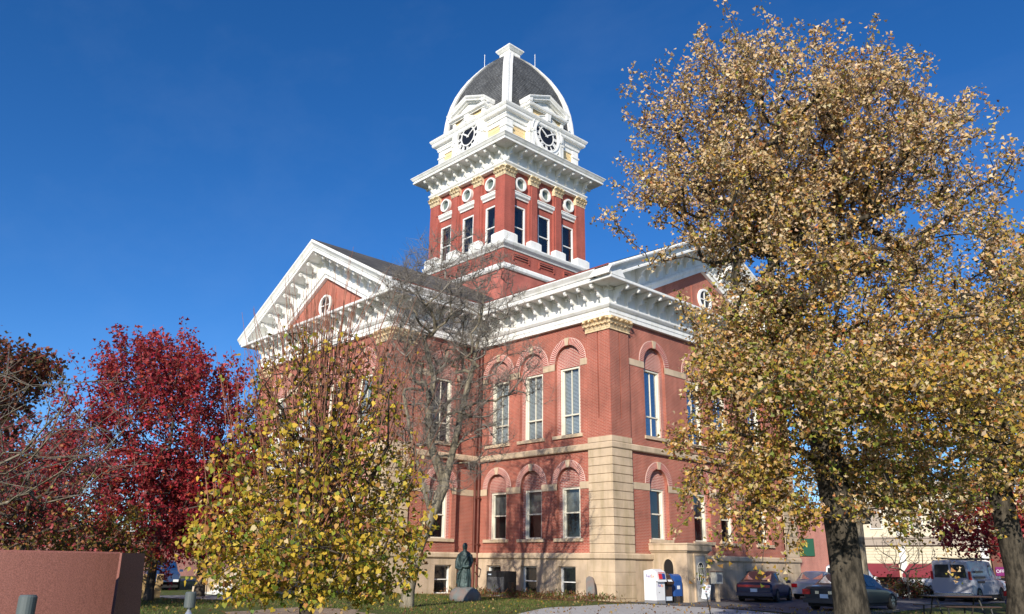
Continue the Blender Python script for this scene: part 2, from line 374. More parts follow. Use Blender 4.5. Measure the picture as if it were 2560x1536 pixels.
AX = [14.86, 12.05, 9.24]; RY = [-5.25, -1.28, 1.40, 5.30]; FX = [-4.9, -1.7, 1.7, 4.9]; SY = [-12.05]
Lb = lambda c: (c, .83, 2.88, 5.72, .66, 5.50)
Ub = lambda c: (c, .96, 8.25, 12.32, .72, 12.02)
wb = MB()
def facade(T, u0, u1, lows, ups):
    wall_floor(wb, T, u0, u1, 1.9, 7.5, [Lb(c) for c in lows]); wall_floor(wb, T, u0, u1, 7.5, 14.4, [Ub(c) for c in ups])
facade(TA, 7.4, 17.9, AX, AX); facade(TR, -9.12, 9.12, RY, RY); facade(TF, -7.74, 7.74, [FX[0],FX[3]], FX)
facade(TS, -15.88, -10.9, SY, SY)
# step back of the wing wall near the inner corner, and the unseen sides
wb.quad((7.737,-10.9,1.9),(7.4,-10.9,1.9),(7.4,-10.9,14.4),(7.737,-10.9,14.4))
wb.quad((7.4,-10.9,1.9),(7.4,-9.1,1.9),(7.4,-9.1,14.4),(7.4,-10.9,14.4))
for p, q in (((-7.74,-15.88),(-7.74,-9.12)),((-7.74,-9.12),(-17.9,-9.12)),((-17.9,-9.12),(-17.9,9.12)),((-17.9,9.12),(-7.74,9.12)),((-7.74,9.12),(-7.74,15.88)),((-7.74,15.88),(7.74,15.88)),((7.74,15.88),(7.74,9.12)),((7.74,9.12),(17.9,9.12))):
    wb.quad((*p,1.9),(*q,1.9),(*q,14.4),(*p,14.4))
wb.build('wall', ['red_brick','panel_brick'], court)
# tympana
ty = MB()
def gable_tri(T, half, zap, slope, back, m=0):
    zt = lambda u: zap-slope*abs(u)
    pts = [T(-half,15.9,-back),T(half,15.9,-back),T(half,zt(half)-.5,-back),T(0,zap-.5,-back),T(-half,zt(half)-.5,-back)]
    ty.add(pts, [(0,1,2,3,4)], m)
    # recessed panel outline: thin brick frame strips
    for s in (-1,1):
        z0 = zap-2.75-.45
        a = (s*1.15, 0); 
        ty.prism([(s*1.05,16.3),(s*1.17,16.3),(s*1.17,zap-2.85-slope*1.17),(s*1.05,zap-2.85-slope*1.05)], -back, -back+.07, lambda p,q,t: T(p,q,t), m)
        ty.prism([(s*1.55,16.3),(s*3.9,16.3),(s*3.9,16.42),(s*1.55,16.42)], -back, -back+.07, lambda p,q,t: T(p,q,t), m)
gable_tri(TR, 9.1, 21.44, .467, 0.0); ty.build('tympanum', ['red_brick'], court); ty = MB(); gable_tri(TF, 7.7, 21.44, .535, 0.0); ty.build('tympanum', ['red_brick'], court)

# basement wall with openings
bs = MB()
def base_wall(T, u0, u1, wins, d0=.10, z0=-.6, z1=1.9):
    cur = u0
    for (c, h, zb, zt) in sorted(wins):
        bs.quad(T(cur,z0,d0),T(c-h,z0,d0),T(c-h,z1,d0),T(cur,z1,d0))
        bs.quad(T(c-h,z0,d0),T(c+h,z0,d0),T(c+h,zb,d0),T(c-h,zb,d0)); bs.quad(T(c-h,zt,d0),T(c+h,zt,d0),T(c+h,z1,d0),T(c-h,z1,d0))
        for s in (-1,1): bs.quad(T(c+s*h,zb,d0),T(c+s*h,zt,d0),T(c+s*h,zt,d0-.4),T(c+s*h,zb,d0-.4))
        bs.quad(T(c-h,zb,d0),T(c+h,zb,d0),T(c+h,zb,d0-.4),T(c-h,zb,d0-.4)); bs.quad(T(c-h,zt,d0),T(c+h,zt,d0),T(c+h,zt,d0-.4),T(c-h,zt,d0-.4))
        cur = c+h
    bs.quad(T(cur,z0,d0),T(u1,z0,d0),T(u1,z1,d0),T(cur,z1,d0))
Bw = lambda c: (c, .60, -.02, 1.48)
base_wall(TA, 7.4, 17.98, [Bw(c) for c in (14.8,12.0,9.2)]); base_wall(TR, -9.22, 9.22, [(3.4,.65,.75,1.42)]); base_wall(TF, -7.84, 7.84, [Bw(-5.2),Bw(5.2)])
base_wall(TS, -15.97, -10.8, [Bw(-11.75)])
bs.quad((7.84,-10.8,-.6),(7.5,-10.8,-.6),(7.5,-10.8,1.9),(7.84,-10.8,1.9)); bs.quad((7.5,-10.8,-.6),(7.5,-9.1,-.6),(7.5,-9.1,1.9),(7.5,-10.8,1.9))
for p, q in (((-7.84,-15.97),(-7.84,-9.2)),((-7.84,-9.2),(-18,-9.2)),((-18,-9.2),(-18,9.2)),((-18,9.2),(-7.84,9.2)),((-7.84,9.2),(-7.84,16)),((-7.84,16),(7.84,16)),((7.84,16),(7.84,9.2)),((7.84,9.2),(18,9.2))):
    bs.quad((*p,-.6),(*q,-.6),(*q,1.9),(*p,1.9))
bs.build('basement_wall', 'cream_stucco', court)

# profile sweep along a horizontal path
def sweep(mb, prof, path, closed=False, m=0, cap=True):
    n = len(path); dirs = []
    for i in range(n if closed else n-1):
        a, b = path[i], path[(i+1)%n]; d = Vector((b[0]-a[0], b[1]-a[1])).normalized(); dirs.append(d)
    rows = []
    for i in range(n):
        if closed: d0, d1 = dirs[i-1], dirs[i]
        else: d0 = dirs[max(0,i-1)]; d1 = dirs[min(i,n-2)]
        n0 = Vector((d0.y,-d0.x)); n1 = Vector((d1.y,-d1.x))
        mm = (n0+n1); mm = n0 if mm.length < 1e-6 else mm/ (1+n0.dot(n1))
        rows.append([(path[i][0]+mm.x*o, path[i][1]+mm.y*o, z) for o, z in prof])
    k = len(prof); vs = [p for r in rows for p in r]; fs = []
    for i in range(n if closed else n-1):
        j = (i+1)%n
        for q in range(k-1): fs.append((i*k+q, j*k+q, j*k+q+1, i*k+q+1))
    if not closed and cap: fs.append(tuple(range(k))); fs.append(tuple((n-1)*k+q for q in range(k)))
    return mb.add(vs, fs, m)
# outline, traversed so that the outward normal is on the right hand (counter clockwise)
OUT = [(L1,-W1),(L1,W1),(W2,W1),(W2,L2),(-W2,L2),(-W2,W1),(-L1,W1),(-L1,-W1),(-W2,-W1),(-W2,-L2),(W2,-L2),(W2,-W1)]
wt = MB(); sweep(wt, [(-.3,1.86),(.06,1.86),(.09,1.90),(.09,2.08),(.02,2.15),(-.3,2.16)], OUT, True); wt.build('water_table', 'cream_stone', court)
bc = MB(); sweep(bc, [(-.3,7.31),(.03,7.31),(.06,7.35),(.06,7.58),(.0,7.64),(-.3,7.65)], OUT, True); bc.build('belt_course', 'cream_stone', court)
en = MB()
sweep(en, [(-.5,14.30),(.10,14.30),(.10,14.50),(.13,14.52),(.13,14.72),(.20,14.76),(.28,14.86),(.30,14.90),(.30,14.98),(.12,15.02),(.05,15.04),(.05,15.92),(.12,15.95),(.12,16.0),(1.06,16.0),(1.06,15.95),(1.16,15.95),(1.18,15.98),(1.18,16.10),(1.10,16.13),(.0,16.22),(-.6,16.24)], OUT, True)
# eaves cyma on the side walls only
cy = [(.0,16.11),(1.14,16.11),(1.14,16.20),(1.20,16.23),(1.24,16.32),(1.32,16.42),(1.38,16.50),(1.38,16.56),(1.30,16.60),(.4,16.62)]
E_ = 1.2
for P in ([(W2,-L2-E_),(W2,-W1),(L1+E_,-W1)],[(L1+E_,W1),(W2,W1),(W2,L2+E_)],[(-W2,L2+E_),(-W2,W1),(-L1-E_,W1)],[(-L1-E_,-W1),(-W2,-W1),(-W2,-L2-E_)]):
    sweep(en, cy, P)
cor = en.build('cornice', 'white_paint', court)
# raking cornices
rk = MB()
def raking(T, half, slope, zap=21.44):
    prof = [(.3,.12),(1.36,.10),(1.40,.0),(1.38,-.08),(1.30,-.16),(1.22,-.28),(1.20,-.36),(1.14,-.38),(1.14,-.50),(1.18,-.52),(1.18,-.64),(1.06,-.64),(1.06,-.58),(.10,-.58),(.10,-.66),(.02,-.70),(.02,-1.72),(.12,-1.74),(.20,-1.82),(.20,-1.95),(.10,-1.98),(.10,-2.22),(-.25,-2.22)]
    tip = half+1.38; us = [-tip+i*(tip/22) for i in range(22)]+[0]+[tip/22*(i+1) for i in range(22)]
    k = len(prof); vs = []; fs = []
    for u in us:
        for o, dz in prof: vs.append(T(u, max(zap-slope*abs(u)+dz, 16.135), o))
    for i in range(len(us)-1):
        for q in range(k-1): fs.append((i*k+q,(i+1)*k+q,(i+1)*k+q+1,i*k+q+1))
    fs.append(tuple(range(k))); fs.append(tuple((len(us)-1)*k+q for q in range(k)))
    rk.add(vs, fs)
QR = lambda u,z,d: (L1+d,u,z); QF = lambda u,z,d: (u,-L2-d,z)
QRb = lambda u,z,d: (-L1-d,u,z); QFb = lambda u,z,d: (u,L2+d,z)
raking(QR, W1, .467); raking(QRb, W1, .467); raking(QF, W2, .535); raking(QFb, W2, .535)
rake = rk.build('raking_cornice', 'white_paint', court)
# brackets: console profile in (out, z) with its top at z=0
def bracket_mesh(s=1.0, wdt=.11):
    b = MB()
    pr = [(0,0),(1.0,0),(1.02,-.10),(1.04,-.20),(.98,-.28),(.88,-.27),(.84,-.18),(.74,-.16),(.66,-.26),(.58,-.30),(.50,-.34),(.44,-.46),(.47,-.56),(.40,-.64),(.30,-.62),(.24,-.68),(.20,-.80),(.16,-.92),(.10,-.98),(0,-.98)]
    b.prism([(p*s,q*s) for p,q in pr], -wdt/2, wdt/2, lambda p,q,t: (t,-p,q))
    b.box(-wdt*.9,wdt*.9,-1.03*s,-.86*s,-.12*s,-.015)
    b.box(-wdt*.7,wdt*.7,-.10*s,0,-1.0*s,-.88*s)
    b.tube([(-wdt*.62,-.94*s,-.20*s),(wdt*.62,-.94*s,-.20*s)], .055*s, 10)
    b.tube([(-wdt*.62,-.40*s,-.54*s),(wdt*.62,-.40*s,-.54*s)], .06*s, 10)
    return b
b0 = bracket_mesh(.98).build('cornice_bracket', 'white_paint', cor)
first = [True]
def place_b(x, y, z, rot, proto, parent):
    if first[0]: proto.location = (x,y,z); proto.rotation_euler = (0,0,rot); first[0] = False; return proto
    return clone(proto, parent, (x,y,z), rot)
zb_ = 15.97
for i in range(11): place_b(L1-.35-i*.96, -W1-.05, zb_, 0, b0, cor)
for i in range(20): place_b(L1+.05, -W1+.40+i*.971, zb_, math.pi/2, b0, cor)
for i in range(7): place_b(W2+.05, -L2+.38+i*.96, zb_, math.pi/2, b0, cor)
for i in range(17): place_b(W2-.35-i*.943, -L2-.05, zb_, 0, b0, cor)
r0 = bracket_mesh(.94).build('raking_bracket', 'white_paint', rake); first[0] = True
for i in range(-8,9):
    if abs(i)*.97 < 8.0: 
        u = i*.97; z = 21.44-.467*abs(u)-.60-.05
        if z-.95 > 16.25: place_b(L1+.03, u, z, math.pi/2, r0, rake)
for i in range(-8,9):
    u = i*.943; z = 21.44-.535*abs(u)-.65
    if z-.95 > 16.25: place_b(u, -L2-.03, z, 0, r0, rake)
# dentil blocks under the frieze between brackets
dn = MB()
def dentils(T, u0, u1, z, st=.24):
    n = int((u1-u0)/st)
    for i in range(n):
        u = u0+(i+.5)*st; dn.box(u-.07,u+.07,.05,.17,z-.16,z, T=lambda a,b,c: T(a,c,b))
dentils(lambda u,z,d:(u,-W1-d,z), 7.9, L1, 15.94); dentils(lambda u,z,d:(L1+d,u,z), -W1, W1, 15.94)
dentils(lambda u,z,d:(u,-L2-d,z), -W2, W2, 15.94); dentils(lambda u,z,d:(W2+d,u,z), -L2, -9.3, 15.94)
dn.build('dentil_course', 'white_paint', court)
# roofs
rf = MB()
def gable_roof(a0, a1, half, slope, axis):
    t = half+.95; z = 21.44-slope*t+.14; zr = 21.44+.14
    f = (lambda a,b,z: (a,b,z)) if axis == 'x' else (lambda a,b,z: (b,a,z))
    for s in (-1,1):
        rf.add([f(a0,s*t,z),f(a1,s*t,z),f(a1,0,zr),f(a0,0,zr)], [(0,1,2,3)])
        rf.add([f(a0,s*t,z-.12),f(a1,s*t,z-.12),f(a1,s*t,z),f(a0,s*t,z)], [(0,1,2,3)])
gable_roof(-L1-1.3, L1+1.3, W1, .467, 'x'); gable_roof(-L2-1.3, L2+1.3, W2, .535, 'y')
rf.build('roof', 'shingles', court)
gt = MB()
for P in ([(W2,-L2-E_),(W2,-W1),(L1+E_,-W1)],): sweep(gt, [(1.25,16.60),(1.385,16.565),(1.395,16.64),(1.25,16.66)], P)
gt.build('gutter', 'gutter_red', court)

# quoin piers below and brick pilasters above, at the visible corners
def quoin_pier(cx, cy, sx, sy, wd=1.62):
    q = MB(); gp = .022
    def ring(z0, z1, ins, m=0):
        x1 = cx+sx*(-ins); y1 = cy+sy*(-ins)
        q.box(min(cx-sx*wd,x1),max(cx-sx*wd,x1),min(cy-sy*.25,y1),max(cy-sy*.25,y1),z0,z1,m)
        q.box(min(cx-sx*.25,x1)+0,max(cx-sx*.25,x1),min(cy-sy*wd,cy-sy*.25),max(cy-sy*wd,cy-sy*.25),z0,z1,m)
    ring(2.15, 7.9, .045)
    n = 12; h = (7.31-2.15)/n
    for i in range(n): ring(2.15+i*h+gp, 2.15+(i+1)*h-gp, 0)
    ring(7.66, 7.93, -.02)
    ring(-.6, 1.86, .03)
    for i in range(4): ring(-.6+i*.615+.012, -.6+(i+1)*.615-.012, .0)
    q.build('quoin_pier', 'cream_stone', court)
    p = MB()
    def pr(z0, z1, ins, a0, a1):   # strips on both faces measured from the corner
        for ax in (0,1):
            if ax == 0:
                xa, xb = cx-sx*a1, cx-sx*max(a0,ins); ya, yb = cy-sy*ins, cy-sy*.25
            else:
                ya, yb = cy-sy*a1, cy-sy*max(a0,.25); xa, xb = cx-sx*ins, cx-sx*.25
            p.box(min(xa,xb),max(xa,xb),min(ya,yb),max(ya,yb),z0,z1)
    pr(7.93, 13.62, .015, 0, .80); pr(7.93, 13.62, .015, .88, 1.62); pr(7.93, 13.62, .10, .80, .88); pr(7.93,8.9,.02,.80,.88)
    p.build('corner_pilaster', 'red_brick', court)
    c = MB()
    T0 = lambda a, z, o: (cx-sx*a, cy+sy*o, z)
    T1 = lambda a, z, o: (cx+sx*o, cy-sy*a, z)
    for T in (T0, T1): capital(c, T, -.06, 1.68, 13.60, 14.30)
    c.build('pilaster_capital', 'carved_stone', court)
def capital(c, T, u0, u1, z0, z1, rows=2, seed=3, out=.16):
    rnd = random.Random(seed); H = z1-z0
    c.prism([(0,z0),(.05,z0),(.06,z0+.05),(.02,z0+.09),(.02,z1-.22*H),(out-.02,z1-.12*H),(out+.06,z1-.07*H),(out+.08,z1),(0,z1)], u0, u1, lambda p,q,t: T(t,q,p))
    for r in range(rows):
        n = max(2, int((u1-u0)/.27)); w_ = (u1-u0)/n
        for i in range(n+(r%2)):
            u = u0+(i+.5-(.5 if r%2 else 0))*w_; zb = z0+.10+r*H*.34; hh = H*.40
            k = 5; L = []; Rr = []
            for j in range(k):
                t = j/(k-1); o = .06+out*.35*r+ .24*t*t; z = zb+hh*(t-.25*t**3); ww = w_*.48*math.sin(math.pi*min(.95,.25+t*.75))
                L.append(T(u-ww,z,o)); Rr.append(T(u+ww,z,o-.01))
            tipd = T(u, zb+hh*.62, .05+out*.35*r+.20)
            for j in range(k-1): c.quad(L[j],Rr[j],Rr[j+1],L[j+1])
            c.add([L[-1],Rr[-1],tipd],[(0,1,2)])
    n = max(2, int((u1-u0)/.42))
    for i in range(n+1):
        u = u0+.06+(u1-u0-.12)*i/n; r = .07
        c.prism([(r*math.cos(a),r*math.sin(a)) for a in [k*math.pi/5 for k in range(10)]], .05, out+.10, lambda p,q,t: T(u+p, z1-.16*H+q, t))
for a in ((L1,-W1,1,-1),(L1,W1,1,1),(W2,-L2,1,-1),(-W2,-L2,-1,-1)): quoin_pier(*a)
# impost bands between the arches
def band(T, u0, u1, bays, half, z0, z1):
    cur = u0
    for c in sorted(bays)+[None]:
        e = (c-half) if c is not None else u1
        if e-cur > .05: ib = MB(); ib.box(cur, e, -.05, .035, z0, z1, T=lambda a,b,q: T(a,q,b)); ib.build('impost_block', 'cream_stone', court)
        if c is not None: cur = c+half
for T, u0, u1, lo_, up_ in ((TA,9.3-1.9,16.4,AX,AX),(TR,-7.62,7.62,RY,RY),(TF,-6.23,6.23,[FX[0],FX[3]],FX),(TS,-14.37,-10.93,SY,SY)):
    band(T,u0,u1,lo_,.83,5.36,5.71); band(T,u0,u1,up_,.96,11.96,12.31)
ib = MB(); ib.box(7.395,7.43,-10.88,-9.2,5.36,5.71); ib.build('impost_block', 'cream_stone', court)
# grooves' little cream blocks
# windows
def win_proto(kind):
    if kind == 'U': hw, zb, zt, H, spring, rin, ro = .72, 0, 3.77, 0, 4.07, .96, 1.36
    else: hw, zb, zt, H, spring, rin, ro = .66, 0, 2.62, 0, 2.84, .83, 1.20
    yb = -D1*-1
    f = MB(); d = .16; fw = .11
    T = lambda u,z,dd: (u,-dd,z)       # dd outward
    def bx(u0,u1,z0,z1,d0,d1,mb=f,m=0): mb.box(u0,u1,-d1,-d0,z0,z1,m)
    y0, y1 = -D1-.20, -D1-.05
    bx(-hw,-hw+fw,zb,zt,y0,y1); bx(hw-fw,hw,zb,zt,y0,y1); bx(-hw+fw,hw-fw,zt-fw,zt,y0,y1); bx(-hw+fw,hw-fw,zb,zb+.08,y0,y1)
    mr = zb+(zt-zb)*(.30 if kind == 'U' else .50)
    bx(-hw+fw,hw-fw,mr-.035,mr+.035,y0-.03,y1-.05)
    # sash stiles
    for s in (-1,1): bx(min(s*(hw-fw-.07),s*(hw-fw)),max(s*(hw-fw-.07),s*(hw-fw)),zb+.08,zt-fw,y0-.02,y1-.07)
    if kind == 'U':
        bx(-.02,.02,zb+.08,mr-.035,y0-.03,y1-.09); bx(-.02,.02,mr+.035,zt-fw,y0-.03,y1-.09)
    w_ = f.build('window', 'frame_paint', court)
    g_ = MB(); g_.quad((-hw+fw,D1+.18,zb+.05),(hw-fw,D1+.18,zb+.05),(hw-fw,D1+.18,zt-fw),(-hw+fw,D1+.18,zt-fw))
    g_.build('pane', 'glass' , w_)
    s_ = MB(); s_.box(-hw-.36,hw+.36,-.10,D1+.05,-.17,-.002); s_.build('sill', 'cream_stone', w_)
    i_ = MB(); i_.quad((-hw,.9,-.1),(hw,.9,-.1),(hw,.9,zt),(-hw,.9,zt)); i_.quad((-hw,.3,zt),(hw,.3,zt),(hw,.9,zt),(-hw,.9,zt)); i_.quad((-hw,.3,zb),(hw,.3,zb),(hw,.9,zb),(-hw,.9,zb))
    for s in (-1,1): i_.quad((s*hw,.42,0),(s*hw,.9,0),(s*hw,.9,zt),(s*hw,.42,zt))
    i_.build('room_behind', 'dark_interior', w_)
    b_ = MB()
    if kind == 'U':
        z = zt-.1
        while z > zb+.15: b_.quad((-hw+.05,.47,z),(hw-.05,.47,z),(hw-.05,.44,z-.055),(-hw+.05,.44,z-.055)); z -= .075
        b_.build('blind', 'blind', w_)
    else:
        b_.quad((-hw+.05,.5,mr+.0),(hw-.05,.5,mr+.0),(hw-.05,.5,zt),(-hw+.05,.5,zt)); b_.build('curtain', 'curtain', w_)
    a_ = MB(); n = 34
    Tz = lambda r, th, dd: (r*math.cos(th), -dd, spring+r*math.sin(th))
    ks = .115
    for i in range(n):
        t0 = math.pi*i/n; t1 = math.pi*(i+1)/n; gp = .030/ro
        if abs((t0+t1)/2-math.pi/2) < ks: continue
        vs = [Tz(r,t,dd) for dd in (-.02,.035) for r,t in ((rin,t0+gp),(ro-.03,t0+gp),(ro-.03,t1-gp),(rin,t1-gp))]
        a_.add(vs, [(4,5,6,7),(0,1,5,4),(1,2,6,5),(2,3,7,6),(3,0,4,7)], 0)
    m_ = 24
    for i in range(m_):
        t0 = math.pi*i/m_; t1 = math.pi*(i+1)/m_
        vs = [Tz(r,t,dd) for dd in (-.02,.022) for r,t in ((rin,t0),(ro,t0),(ro,t1),(rin,t1))]
        a_.add(vs, [(4,5,6,7),(1,2,6,5),(3,0,4,7)], 1)
    a_.build('arch_surround', ['voussoir','mortar'], w_)
    k_ = MB(); k_.prism([(-.10,spring+rin-.03),(.10,spring+rin-.03),(.17,spring+ro),(-.17,spring+ro)], -.02, .075, lambda p,q,t:(p,-t,q)); k_.build('keystone', 'cream_stone', w_)
    return w_
wU = win_proto('U'); wL = win_proto('L')
def put(proto, used, T, u, z, rot):
    loc = T(u, z, 0)
    if not used: proto.location = loc; proto.rotation_euler = (0,0,rot); used.append(1); return proto
    return clone(proto, court, loc, rot)
uU = []; uL = []
for T, rot, lo_, up_ in ((TA,0,AX,AX),(TR,math.pi/2,RY,RY),(TF,0,[FX[0],FX[3]],FX),(TS,math.pi/2,SY,SY)):
    for c in lo_: put(wL, uL, T, c, 2.88, rot)
    for c in up_:
        q = put(wU, uU, T, c, 8.25, rot)
        if T is TR:
            for ch in q.children:
                if ch.name.startswith('pane'):
                    ch.data = ch.data.copy() if not ch.data.get('skyg') else ch.data
                    ch.data.materials[0] = M['sky_glass']
# basement windows
def base_win(T, c, h, z0, z1, rot, w0=.60):
    f = MB(); fw = .08
    f.box(-h,-h+fw,-.02+.02,.12,0,z1-z0); f.box(h-fw,h,0,.12,0,z1-z0); f.box(-h+fw,h-fw,0,.12,z1-z0-fw,z1-z0); f.box(-h+fw,h-fw,0,.12,0,.05)
    if z1-z0 > 1: f.box(-h+fw,h-fw,.01,.10,(z1-z0)*.47,(z1-z0)*.47+.05)
    o = f.build('basement_window', 'white_paint', court, loc=T(c,z0,-.12), rot=rot)
    p = MB(); p.quad((-h+fw,.09,.05),(h-fw,.09,.05),(h-fw,.09,z1-z0-fw),(-h+fw,.09,z1-z0-fw)); p.build('pane','glass',o)
    p = MB(); p.box(-h,h,.13,.6,0,z1-z0); p.build('room_behind','dark_interior',o)
for c in (14.8,12.0,9.2): base_win(TA, c, .60, -.02, 1.48, 0)
base_win(TS, -11.75, .60, -.02, 1.48, math.pi/2); base_win(TR, 3.4, .65, .75, 1.42, math.pi/2)
# round tympanum windows
def round_win(T, c, z, r, rot):
    f = MB(); n = 28
    for i in range(n):
        t0 = 2*math.pi*i/n; t1 = 2*math.pi*(i+1)/n
        vs = [(rr*math.cos(t),-dd,rr*math.sin(t)) for dd in (-.02,.14) for rr,t in ((r-.13,t0),(r,t0),(r,t1),(r-.13,t1))]
        f.add(vs, [(4,5,6,7),(1,2,6,5),(3,0,4,7)])
    f.box(-.03,.03,-.08,-.02,-r+.12,r-.12); f.box(-r+.12,r-.12,-.079,-.021,-.03,.03)
    o = f.build('round_window', 'white_paint', court, loc=T(c,z,.0), rot=rot)
    p = MB(); p.add([((r-.12)*math.cos(i*.314),-.012,(r-.12)*math.sin(i*.314)) for i in range(20)], [tuple(range(20))]); p.build('pane','clock_black',o)
round_win(TR, .2, 17.42, .70, math.pi/2); round_win(TF, 0, 17.35, .70, 0)

# vestibule on the gable side
ves = MB(); vx, vy0, vy1, vz = 20.1, -6.2, -4.35, 2.3
ves.box(17.9,vx,vy0,vy1,-.6,vz)
ves.build('vestibule_wall','cream_stucco',court)
vc = MB(); sweep(vc, [(0,2.20),(.05,2.22),(.10,2.30),(.16,2.32),(.16,2.58),(.20,2.60),(.20,2.66),(0,2.68),(-.3,2.69)], [(17.9,vy0),(vx,vy0),(vx,vy1),(17.9,vy1)]); vc.box(17.9,vx,vy0,vy1,2.3,2.67); vc.build('vestibule_cornice','cream_stone',court)
dr = MB(); dy = -5.1
for y0,y1 in ((-5.66,-5.56),(-4.64,-4.54)): dr.box(vx,vx+.07,y0,y1,-.12,2.08)
dr.box(vx,vx+.07,-5.66,-4.54,2.08,2.18); dr.build('door_frame','cream_stone',court)
dd = MB(); dd.box(vx-.02,vx+.03,-5.56,-4.64,-.1,2.08)
for z0,z1 in ((.15,.65),): dd.box(vx+.03,vx+.045,-5.42,-4.78,z0,z1)
dd.box(vx+.03,vx+.05,-5.42,-4.78,.72,.78)
door = dd.build('door', mat('door_grey',(.42,.40,.37),.6,noise=.1), court)
dg = MB(); a = arc(-5.1,.25,1.5,10); dg.add([(vx+.034,-5.35,.88),(vx+.034,-4.85,.88)]+[(vx+.034,p,q) for p,q in a[::-1]], [tuple(range(2+len(a)))]); dg.build('door_pane','clock_black',door)
dm = MB()
for y in (-5.35,-5.18,-5.02,-4.85): dm.box(vx+.035,vx+.05,y-.014,y+.014,.88,1.62)
for z in (.88,1.18,1.50): dm.box(vx+.035,vx+.052,-5.35,-4.85,z-.014,z+.014)
for i in range(10):
    p,q = a[i],a[i+1]; dm.prism([(p[0],p[1]),(q[0],q[1]),(q[0]*.97-5.1*.03,q[1]+.03),(p[0]*.97-5.1*.03,p[1]+.03)], vx+.03, vx+.055, lambda p_,q_,t:(t,p_,q_))
dm.build('door_muntin','frame_paint',door)
dh = MB(); dh.lathe([(.0,0),(.03,.0),(.035,.03),(.0,.05)], (vx+.07,-5.48,.95), 8); dh.build('door_handle','copper_pipe',door)
# arched opening on its side
ow = MB(); n = 26
pts = [(19.0+.30*math.cos(math.pi*i/12), 1.5+.40*math.sin(math.pi*i/12)) for i in range(13)]+[(18.70,.95),(19.30,.95)]
ow.add([(p,vy0-.012,q) for p,q in pts], [tuple(range(len(pts)))]); aw = ow.build('arched_window','clock_black',court)
of = MB()
for i in range(12):
    c_ = [(19.0+r*math.cos(math.pi*k/12),1.5+(r+.1)*math.sin(math.pi*k/12)) for r in (.30,.38) for k in (i,i+1)]
    of.prism([c_[0],c_[1],c_[3],c_[2]], 0, .06, lambda p,q,t:(p,vy0-t,q))
for s in (-1,1): of.box(min(19+s*.30,19+s*.38),max(19+s*.30,19+s*.38),vy0-.06,vy0,.9,1.5)
of.build('window_surround','cream_stone',aw)

# front portico and steps
po = MB(); po.box(-3.3,3.3,-18.4,-15.9,-.6,.9)
for x in (-3.0,-1.1,1.1,3.0): po.box(x-.32,x+.32,-18.3,-17.66,.9,6.2)
po.box(-3.3,3.3,-18.3,-15.9,7.25,8.7); po.build('portico_wall','cream_stone',court)
pc = MB(); sweep(pc, [(0,6.2),(.1,6.2),(.12,6.7),(.2,6.75),(.2,6.8),(.45,6.95),(.5,7.1),(.55,7.25),(0,7.3)], [(-3.3,-15.9),(-3.3,-18.3),(3.3,-18.3),(3.3,-15.9)]); pc.box(-3.3,3.3,-18.3,-15.9,6.2,7.24)
pc.box(-3.42,3.42,-18.42,-15.9,8.7,8.9)
for x in (-2.5,0,2.5): pc.box(x-.9,x+.9,-18.36,-18.3,7.5,8.5)
pc.build('portico_entablature','white_paint',court)
fd = MB(); fd.box(-.9,.9,-15.98,-15.9,.9,4.4); fd.build('front_door', mat('oak_door',(.10,.05,.03),.5), court)
for x in (-3.3,3.3):
    ck = MB()
    ck.box(x-.30,x+.30,-20.6,-18.4,-.6,1.0); ck.box(x-.42,x+.42,-20.8,-18.4,-.6,.12); ck.box(x-.36,x+.36,-20.66,-18.4,1.0,1.12)
    ck.build('stair_cheek_wall','cream_stone',court)
pl = MB(); pl.box(-3.5,-3.1,-20.63,-20.6,.25,.85); pl.box(3.1,3.5,-20.63,-20.6,.25,.85); pl.build('wall_plaque','clock_black',court)
st = MB()
for i in range(8): st.box(-3.0,3.0,-20.7+i*.29,-18.4,-.5+i*.17,-.33+i*.17)
st.build('entrance_steps', mat('pale_steps',(.66,.65,.62),.8,noise=.06), court)
hr = MB()
for x in (-1.6,1.6):
    hr.tube([(x,-20.9,-.3),(x,-20.9,.62),(x,-18.5,1.85),(x,-18.1,1.85)], .03, 8)
    for y,z in ((-20.2,.1),(-19.4,.55),(-18.6,.95)): hr.tube([(x,y,z-.2),(x,y,z+.85)], .018, 6)
    hr.tube([(x,-20.9,.25),(x,-18.5,1.45)], .018, 6)
hr.build('handrail', mat('dark_rail',(.10,.07,.05),.5,metal=.5), court)

# downspouts
ds = MB()
ds.tube([(7.66,-9.42,.25),(7.66,-9.42,14.6),(7.9,-9.8,15.2)], .075, 10); ds.tube([(7.92,-9.36,.25),(7.92,-9.36,14.3)], .065, 10)
for z in (2.6,5.2,7.9,10.5,13): ds.box(7.56,8.02,-9.46,-9.22,z,z+.06)
ds.build('downspout','copper_pipe',court)
bk = MB(); bk.tube([(7.9,-9.5,1.55),(8.45,-9.75,1.52),(8.3,-9.7,1.1),(7.95,-9.5,1.08)], .035, 8); bk.build('pipe_bracket','copper_pipe',court)
# ------------------------------------------------------------ clock tower (parts of the courthouse)
t_ = 4.5
def SQ(h): return [(h,-h),(h,h),(-h,h),(-h,-h)]
tb = MB()
tb.box(-4.42,4.42,-4.42,4.42,17.0,21.9); tb.build('tower_base','faded_red_paint',court)
tw = MB()
tw.box(-4.42,4.42,-4.42,4.42,22.25,23.55)
